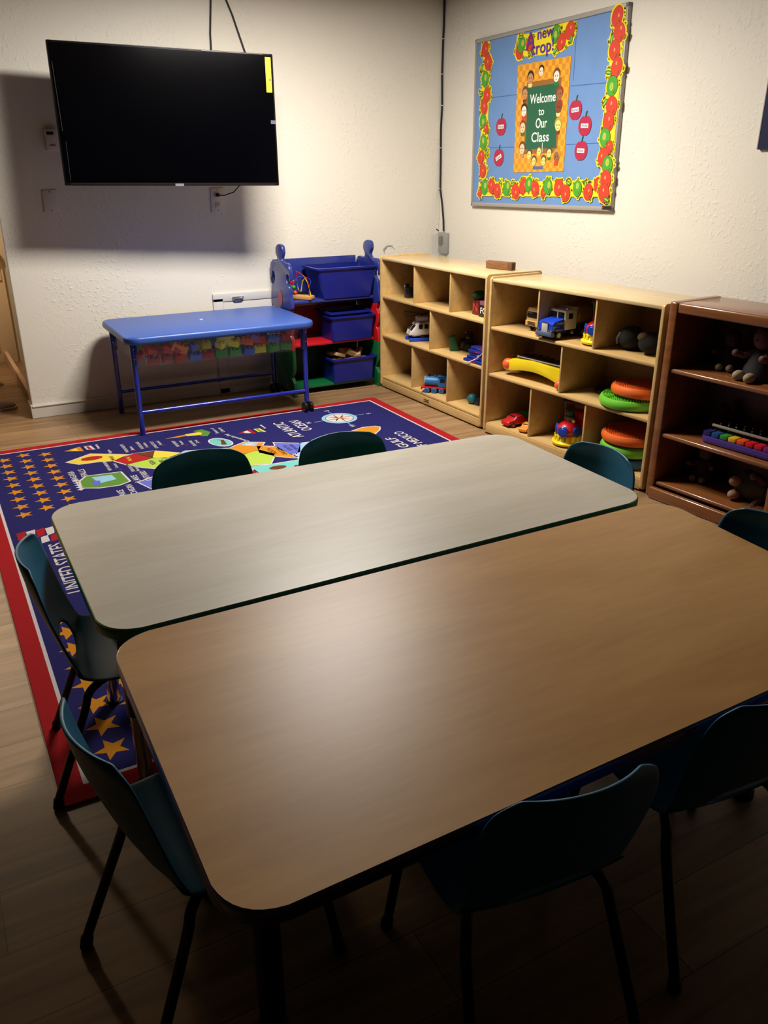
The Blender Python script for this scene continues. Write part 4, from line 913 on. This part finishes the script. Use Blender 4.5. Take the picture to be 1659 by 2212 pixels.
cols_ = [ro_, rgr, rl_, rp_, ry_, rteal, rr_, rg_]
for i in range(5):
    for j in range(6):
        X, Y = -2.62 + i * .27, -1.95 - j * .24
        patch([(X, Y), (X + .25, Y - .01 * (i % 2)), (X + .24, Y - .22), (X + .01, Y - .21)], cols_[(i * 3 + j * 5) % 8])
patch([(-3.02, -1.36), (-2.98, -1.30), (-2.81, -1.32), (-2.80, -1.48), (-2.86, -1.51), (-2.95, -1.50), (-3.03, -1.46)], rg_)
patch([(-2.96, -1.33), (-2.86, -1.34), (-2.85, -1.42), (-2.94, -1.44)], rl_, .0096, False); rug.flat(rp([(-2.97, -1.38), (-2.93, -1.40), (-2.94, -1.47), (-2.97, -1.46)]), rp_, .0098)
for k in range(5): star(-3.04, -1.34 - k * .035, .02, rw, PI, .0094, 4, .5)
patch([(-2.76, -1.52), (-2.68, -1.48), (-2.62, -1.56), (-2.72, -1.66)], rp_)
# statue, sail boats, first flight
rug.flat(rp([(-2.45, -.87), (-2.38, -.855), (-2.32, -.845), (-2.32, -.875), (-2.38, -.88)]), ro_, .0092).flat(rp([(-2.32, -.84), (-2.22, -.835), (-2.21, -.905), (-2.32, -.88)]), ry_, .0093).flat(rp([(-2.26, -.80), (-2.20, -.79), (-2.17, -.87), (-2.21, -.94), (-2.25, -.92), (-2.22, -.86)]), rg_, .0094)
rtext('Statue of', -2.14, -.86, .03, rw, .12); rtext('Liberty', -2.10, -.86, .03, rw, .1)
rug.ell((-2.18 - RC[0], -1.09 - RC[1]), .06, .095, rw, .0091, 18, .3).ell((-2.18 - RC[0], -1.09 - RC[1]), .052, .085, rteal, .0093, 18, .3)
rug.flat(rp([(-2.20, -1.03), (-2.17, -1.06), (-2.19, -1.14), (-2.16, -1.15), (-2.15, -1.06)]), rbr, .0096)
rug.text('Chesapeake Bay', .035, rw, T((-2.07 - RC[0], -1.06 - RC[1], .0097)) @ RZ(PI / 2 + .35), width=.22)
for bx, by, c_ in ((-1.97, -.98, rr_), (-2.95, -.82, ro_)):
    rug.flat(rp([(bx - .065, by), (bx + .03, by + .045), (bx + .035, by - .05)]), c_, .0092).flat(rp([(bx - .03, by + .012), (bx + .005, by + .03), (bx + .01, by - .03), (bx - .02, by - .015)]), rw if c_ is rr_ else ry_, .0094)
    rug.flat(rp([(bx + .05, by + .04), (bx + .09, by + .035), (bx + .10, by - .05), (bx + .055, by - .03)]), ry_ if c_ is rr_ else rw, .0092).flat(rp([(bx + .06, by + .03), (bx + .075, by + .03), (bx + .085, by - .04), (bx + .065, by - .03)]), rg_ if c_ is rr_ else rr_, .0094)
    for k in range(3): rug.box((bx + .12 - RC[0], by + .03 - k * .03 + (.06 if c_ is rr_ else 0) - RC[1], .0092), (.012, .02, .0006), rw)
for s_, x, y, w_ in (('MASSACHUSETTS', -2.70, -.93, .16), ('Boston', -2.665, -.95, .07), ('RHODE ISLAND', -2.61, -.92, .14), ('Providence', -2.58, -.93, .09), ('CONNECTICUT', -2.535, -.95, .14), ('Hartford', -2.50, -.93, .08), ('NEW JERSEY', -2.42, -.99, .12), ('Trenton', -2.385, -.99, .08), ('DELAWARE', -2.33, -1.03, .11), ('Dover', -2.30, -1.01, .06), ('Augusta', -2.79, -.95, .07), ('NEW HAMPSHIRE', -2.85, -1.19, .16), ('Concord', -2.81, -1.21, .08), ('VERMONT', -2.745, -1.30, .10), ('Montpelier', -2.72, -1.30, .1)):
    rtext(s_, x, y, .026, rw, w_)
for x, y in ((-2.66, -1.0), (-2.575, -.98), (-2.49, -.99), (-2.37, -1.05), (-2.29, -1.05), (-2.80, -1.28), (-2.74, -1.35)): star(x, y, .012, rr_, PI, .0099)
o = rug.build('map_rug', smooth=0); o.location = (RC[0], RC[1], 0); tag(o, 'navy map rug with gold stars and a red border on the floor', 'rug')

# ------------------------------------------------------------------ tables
wtop = wood('pale_grey_laminate', (208, 200, 184), (192, 182, 162), .38, 1.3, 9, 9, spec=.32, bump=.015)
btop = wood('maple_laminate', (200, 152, 92), (178, 130, 74), .38, 1.3, 6, 6, spec=.28, bump=.015)
gedge = mat('green_edge_band', (58, 138, 56), .35); bedge = mat('dark_blue_edge_band', (34, 30, 92), .3, coat=.3)
def table(label, q, topm, edge, legm, rad):
    cx = sum(p[0] for p in q) / 4; cy = sum(p[1] for p in q) / 4
    e = empty('classroom_table', label, 'table', (cx, cy, 0), 0, 'low classroom tables')
    Q = [(p[0] - cx, p[1] - cy) for p in q]
    pts = rquad(Q, rad)
    MB().prism(pts, .0275, edge, bev=.004, z0=.572).build('edge_band', e)
    c = Vector((0, 0)); ins = rquad([tuple(Vector(p) * 1.0 - Vector((math.copysign(.0035, p[0]), math.copysign(.0035, p[1])))) for p in Q], rad - .002)
    MB().flat(ins, topm, .6002).build('laminate_top', e, smooth=0)
    W_, D_ = abs(Q[2][0] - Q[0][0]), abs(Q[1][1] - Q[0][1])
    ix, iy = W_ / 2 - .10, D_ / 2 - .09
    ap_ = MB()
    for y in (-iy, iy): ap_.box((0, y, .545), (2 * ix, .02, .05), legm, .003)
    for x in (-ix, ix): ap_.box((x, 0, .545), (.02, 2 * iy, .05), legm, .003)
    ap_.build('apron', e)
    return e, W_, D_
e, W_, D_ = table('pale grey topped table with a green edge, the farther of the two', [(-3.356, -3.184), (-3.361, -3.996), (-1.768, -3.984), (-1.755, -3.241)], wtop, gedge, mat('table_leg_green', (20, 70, 40), .4), .085)
def tleg(e, x, y, m):
    l_ = MB().cyl((x, y, .22), (x, y, .572), .025, m, 20).build('leg', e); MB().cyl((x, y, .015), (x, y, .24), .020, chrome, 18).build('leg_insert', l_); MB().lathe([(0, 0), (.024, 0), (.024, .012), (.016, .018), (0, .018)], rubber, 16, T((x, y, 0))).build('foot', l_)
for x in (-.715, .70):
    for y in (-.15, .24): tleg(e, x, y, MATS['table_leg_green'])
e, W_, D_ = table('maple brown topped table with a dark blue edge, the nearer of the two', [(-3.354, -4.009), (-3.366, -4.815), (-1.80, -4.794), (-1.745, -4.004)], btop, bedge, mat('table_leg_navy', (22, 22, 70), .4), .085)
def tleg2(e, x, y):
    l_ = MB().cyl((x, y, .03), (x, y, .572), .025, MATS['table_leg_navy'], 20).build('leg', e); MB().lathe([(0, 0), (.028, 0), (.028, .02), (.02, .03), (0, .03)], rubber, 16, T((x, y, 0))).build('foot', l_)
for x in (-.668, .64):
    for y in (-.153, .22): tleg2(e, x, y)

# ------------------------------------------------------------------ chairs
def catm(P_, n_=6):
    out = []; L_ = len(P_)
    for i in range(L_ - 1):
        p0, p1, p2, p3 = P_[max(i - 1, 0)], P_[i], P_[i + 1], P_[min(i + 2, L_ - 1)]
        for k in range(n_):
            t = k / n_; out.append(tuple(.5 * (2 * b_ + (-a_ + c_) * t + (2 * a_ - 5 * b_ + 4 * c_ - d_) * t * t + (-a_ + 3 * b_ - 3 * c_ + d_) * t ** 3) for a_, b_, c_, d_ in zip(p0, p1, p2, p3)))
    out.append(tuple(P_[-1])); return out
def make_chair():
    e = bpy.data.objects.new('classroom_chair', None); COL.objects.link(e)
    # profile: y, z, half width, forward sag of the edges
    prof = catm([(.185, .318, .150, 0), (.180, .340, .160, .004), (.15, .350, .168, .006), (.08, .347, .174, .010), (0, .340, .176, .014), (-.07, .338, .174, .018), (-.115, .347, .168, .020), (-.143, .376, .162, .022), (-.163, .42, .163, .025), (-.180, .47, .168, .028), (-.198, .53, .172, .031), (-.212, .585, .168, .033), (-.221, .632, .150, .032), (-.225, .655, .108, .028)], 4)
    N_ = 20; tb = bmesh.new(); grid = []
    for (y, z, hw, cv) in prof:
        row = []
        for i in range(N_ + 1):
            u = -1 + 2 * i / N_; b_ = u * u
            if z > .36 and y < -.12: yy, zz = y + cv * b_ * 1.15, z - .006 * b_
            else: yy, zz = y, z + cv * b_ * .8
            row.append(tb.verts.new((u * hw, yy, zz)))
        grid.append(row)
    hc = min(range(len(prof)), key=lambda k: abs(prof[k][1] - .385) + (9 if prof[k][0] > -.1 else 0)); hr, hi = 3, 5
    cz_ = prof[hc]
    for j in range(len(prof) - 1):
        for i in range(N_):
            if abs(j + .5 - hc) < hr and abs(i + .5 - N_ / 2) < hi: continue
            tb.faces.new((grid[j][i], grid[j][i + 1], grid[j + 1][i + 1], grid[j + 1][i]))
    # snap the hole's border onto a rounded outline
    zc = grid[hc][N_ // 2].co.z; rz_ = (grid[hc + hr][N_ // 2].co.z - grid[hc - hr][N_ // 2].co.z) / 2; rx_ = grid[hc][N_ // 2 + hi].co.x
    for j in range(hc - hr, hc + hr + 1):
        for i in range(N_ // 2 - hi, N_ // 2 + hi + 1):
            if abs(j - hc) == hr or abs(i - N_ // 2) == hi:
                v = grid[j][i]; a = math.atan2((j - hc) / hr, (i - N_ / 2) / hi)
                v.co.x = rx_ * math.cos(a); v.co.z = zc + rz_ * math.sin(a)
                t = (v.co.z - prof[hc - hr][1]) / (prof[hc + hr][1] - prof[hc - hr][1]); v.co.y = prof[hc - hr][0] * (1 - t) + prof[hc + hr][0] * t
    bad = [v for v in tb.verts if not v.link_faces]; bmesh.ops.delete(tb, geom=bad, context='VERTS')
    bmesh.ops.recalc_face_normals(tb, faces=tb.faces)
    mb = MB(); mb._add(tb, teal); sh = mb.build('seat_shell', e, smooth=180, solid=.007, sub=1)
    for sx in (-1, 1):
        lf_ = MB().tube(catm([(sx * .10, .05, .325), (sx * .125, .105, .322), (sx * .140, .135, .305), (sx * .150, .150, .25), (sx * .168, .185, .02)], 5), .0105, dark_steel, 10).build('leg', e)
        lr_ = MB().tube(catm([(sx * .10, -.04, .325), (sx * .128, -.085, .320), (sx * .142, -.112, .30), (sx * .150, -.130, .25), (sx * .170, -.224, .02)], 5), .0105, dark_steel, 10).build('leg', e)
        for y, lg_ in ((.187, lf_), (-.226, lr_)): MB().cyl((sx * .1705, y, 0), (sx * .1695, y - math.copysign(.006, y), .03), .0135, rubber, 12, bev=.003).build('glide', lg_)
    MB().tube([(-.10, .05, .325), (.10, .05, .325)], .0105, dark_steel, 10).tube([(-.10, -.04, .325), (.10, -.04, .325)], .0105, dark_steel, 10).tube([(0, -.04, .325), (0, .05, .325)], .009, dark_steel, 8).build('under_frame', e)
    return e
CH = [('teal chair on the far side of the pale table, left one', -2.865, -3.275, 180), ('teal chair on the far side of the pale table, right one', -2.385, -3.325, 178), ('teal chair at the right end of the pale table in front of the cubby shelf', -1.885, -3.69, 90),
      ('teal chair at the right end of the brown table before the bookcase', -1.89, -4.355, 90), ('teal chair at the left end of the pale table standing on the rug', -3.252, -3.61, -98), ('teal chair at the left end of the brown table on the bare floor', -3.262, -4.33, -80),
      ('teal chair on the near side of the brown table, left one', -2.79, -4.668, -7), ('teal chair on the near side of the brown table, cut off by the right edge', -2.315, -4.665, -6)]
proto = make_chair(); pk_ = [(x, [y for y in COL.objects if y.parent == x]) for x in COL.objects if x.parent == proto]
for i, (lb_, x, y, a) in enumerate(CH):
    if i == 0: c = proto
    else:
        c = proto.copy(); COL.objects.link(c)
        for ch, subs in pk_:
            k = ch.copy(); COL.objects.link(k); k.parent = c
            for sb in subs:
                g_ = sb.copy(); COL.objects.link(g_); g_.parent = k
    c.location = (x, y, 0); c.rotation_euler = (0, 0, math.radians(a)); tag(c, lb_, 'chair', 'teal classroom chairs')

# ------------------------------------------------------------------ person in the hallway (only the shoes reach into view)
def skin(name, joints, edges, root, m, parent=None, sub=2):
    me = bpy.data.meshes.new(name); me.from_pydata([j[0] for j in joints], edges, []); me.materials.append(m)
    o = bpy.data.objects.new(name, me); COL.objects.link(o)
    if parent is not None: o.parent = parent
    md = o.modifiers.new('skin', 'SKIN'); md.use_smooth_shade = True
    if not me.skin_vertices: 
        bpy.context.view_layer.objects.active = o
    for i, j in enumerate(joints):
        sv = me.skin_vertices[0].data[i]; sv.radius = j[1] if hasattr(j[1], '__len__') else (j[1], j[1]); sv.use_root = (i == root)
    s_ = o.modifiers.new('sub', 'SUBSURF'); s_.levels = sub; s_.render_levels = sub
    return o
pe = empty('person', 'person in grey slip on shoes walking in the hallway at the left edge', 'person', (-3.42, .66, 0))
skn = mat('skin_tone', (206, 158, 128), .55); tr = mat('dark_trousers', (52, 50, 60), .85); sht = mat('grey_shirt', (120, 118, 120), .85)
J = [((0, 0, .90), .12), ((0, 0, 1.08), .115), ((0, 0, 1.28), .125), ((0, 0, 1.40), .075), ((0, 0, 1.47), .05), ((0.01, 0, 1.56), .078), ((0.01, 0, 1.66), .075),
     ((.02, -.11, .84), .085), ((.12, -.2, .47), .056), ((.10, -.32, .10), .036), ((.0, .11, .84), .085), ((.14, .22, .48), .056), ((.10, .36, .12), .036),
     ((0, -.18, 1.36), .052), ((-.04, -.24, 1.10), .040), ((.06, -.26, .88), .028), ((.08, -.26, .82), .026), ((0, .18, 1.36), .052), ((.0, .25, 1.10), .040), ((.14, .26, .92), .028), ((.17, .26, .86), .026)]
E_ = [(0, 1), (1, 2), (2, 3), (3, 4), (4, 5), (5, 6), (0, 7), (7, 8), (8, 9), (0, 10), (10, 11), (11, 12), (2, 13), (13, 14), (14, 15), (15, 16), (2, 17), (17, 18), (18, 19), (19, 20)]
skin('body', J, E_, 0, skn, pe)
skin('trousers', [((0, 0, .94), .135), ((.02, -.11, .84), .10), ((.12, -.2, .47), .072), ((.105, -.30, .17), .058), ((0, .11, .84), .10), ((.14, .22, .48), .072), ((.11, .345, .19), .058)], [(0, 1), (1, 2), (2, 3), (0, 4), (4, 5), (5, 6)], 0, tr, pe)
skin('shirt', [((0, 0, .95), .142), ((0, 0, 1.1), .135), ((0, 0, 1.30), .14), ((0, 0, 1.40), .085), ((0, -.19, 1.36), .068), ((-.03, -.235, 1.14), .055), ((0, .19, 1.36), .068), ((0, .245, 1.14), .055)], [(0, 1), (1, 2), (2, 3), (2, 4), (4, 5), (2, 6), (6, 7)], 0, sht, pe)
MB().sph((-.01, 0, 1.665), (.098, .088, .095), mat('brown_hair', (60, 40, 28), .8), seg=20).build('hair', pe)
MB().sph((.085, -.03, 1.60), .009, black_plastic, seg=8).sph((.085, .03, 1.60), .009, black_plastic, seg=8).sph((.092, 0, 1.57), (.014, .01, .02), skn, seg=8).box((.084, 0, 1.532), (.01, .04, .006), BRd, .002).build('face', pe)
for (y, z, a) in ((-.34, 0, 0), (.385, .03, .25)):
    Ms = T((.05, y, z)) @ RY(a)
    so = [(-.02, -.028), (.10, -.038), (.18, -.046), (.225, -.03), (.238, 0), (.225, .026), (.18, .038), (.10, .034), (-.02, .03), (-.045, 0)]
    MB().prism(so, .016, mat('pale_sole', (196, 176, 156), .7), Ms, .004).build('shoe_sole', pe)
    MB().sph((.145, -.003, .024), (.085, .040, .034), mat('grey_canvas', (156, 140, 138), .85, bump=.2), Ms, 20).sph((.03, 0, .045), (.07, .032, .050), MATS['grey_canvas'], Ms, 20).build('shoe', pe)
for (y, a) in ((-.26, 0), (.26, .1)):
    hx = .09 if y < 0 else .18; hz = .80 if y < 0 else .83
    hm = MB().sph((hx, y, hz), (.016, .035, .042), skn, seg=14)
    for k in range(4): hm.tube([(hx, y - .024 + k * .016, hz - .03), (hx + .008, y - .026 + k * .017, hz - .065), (hx + .02, y - .025 + k * .016, hz - (.088, .095, .09, .08)[k])], .0078, skn, 8, r2=.006)
    hm.tube([(hx, y - .028, hz + .01), (hx + .03, y - .035, hz - .02), (hx + .04, y - .03, hz - .045)], .009, skn, 8, r2=.007)
    hm.build('hand', pe)

# ------------------------------------------------------------------ lights
LX, LY = -1.68, -1.60
lf = empty('ceiling_light', 'square white ceiling light fixture over the rug', 'ceiling light', (LX, LY, CEIL))
MB().box((0, 0, -.03), (.90, .46, .06), white_plastic, .01).build('fixture_base', lf)
MB().box((0, 0, -.075), (.86, .42, .04), emit('lamp_diffuser', (255, 240, 215), 3.0), .012).build('diffuser', lf)
def area(name, loc, size, power, col, rot=(0, 0, 0), shape='SQUARE'):
    l = bpy.data.lights.new(name, 'AREA'); l.energy = power; l.color = col; l.size = size; l.shape = shape
    o = bpy.data.objects.new(name, l); COL.objects.link(o); o.location = loc; o.rotation_euler = rot; return o
rl_lamp = area('room_lamp', (LX, LY, CEIL - .10), .80, 110, (1.0, .95, .88), shape='RECTANGLE'); rl_lamp.data.size_y = .36
pl = bpy.data.lights.new('hall_lamp', 'POINT'); pl.energy = 75; pl.color = (1.0, .80, .58); pl.shadow_soft_size = .12
po_ = bpy.data.objects.new('hall_lamp', pl); COL.objects.link(po_); po_.location = (-3.62, .80, 2.30)
w = bpy.data.worlds.new('world'); SC.world = w; w.use_nodes = True
w.node_tree.nodes['Background'].inputs[0].default_value = (.9, .8, .7, 1); w.node_tree.nodes['Background'].inputs[1].default_value = .002

# ------------------------------------------------------------------ camera
cam = bpy.data.cameras.new('camera'); co = bpy.data.objects.new('camera', cam); COL.objects.link(co); SC.camera = co
yaw, pit, rol = .5035, .4026, -.0011
fw = Vector((math.sin(yaw) * math.cos(pit), math.cos(yaw) * math.cos(pit), -math.sin(pit))); rt_ = Vector((math.cos(yaw), -math.sin(yaw), 0)); up_ = rt_.cross(fw)
r2_ = rt_ * math.cos(rol) + up_ * math.sin(rol); u2_ = -rt_ * math.sin(rol) + up_ * math.cos(rol)
co.matrix_world = T((-3.5575, -5.5817, 1.5199)) @ Matrix((r2_, u2_, -fw)).transposed().to_4x4()
cam.sensor_fit = 'VERTICAL'; cam.sensor_height = 36; cam.lens = 1771.152 / 2212 * 36; cam.clip_start = .05
vs = SC.view_settings; vs.view_transform = 'Standard'; vs.look = 'None'; vs.gamma = 1; vs.exposure = 0; vs.use_curve_mapping = False
SC.cycles.diffuse_bounces = 2
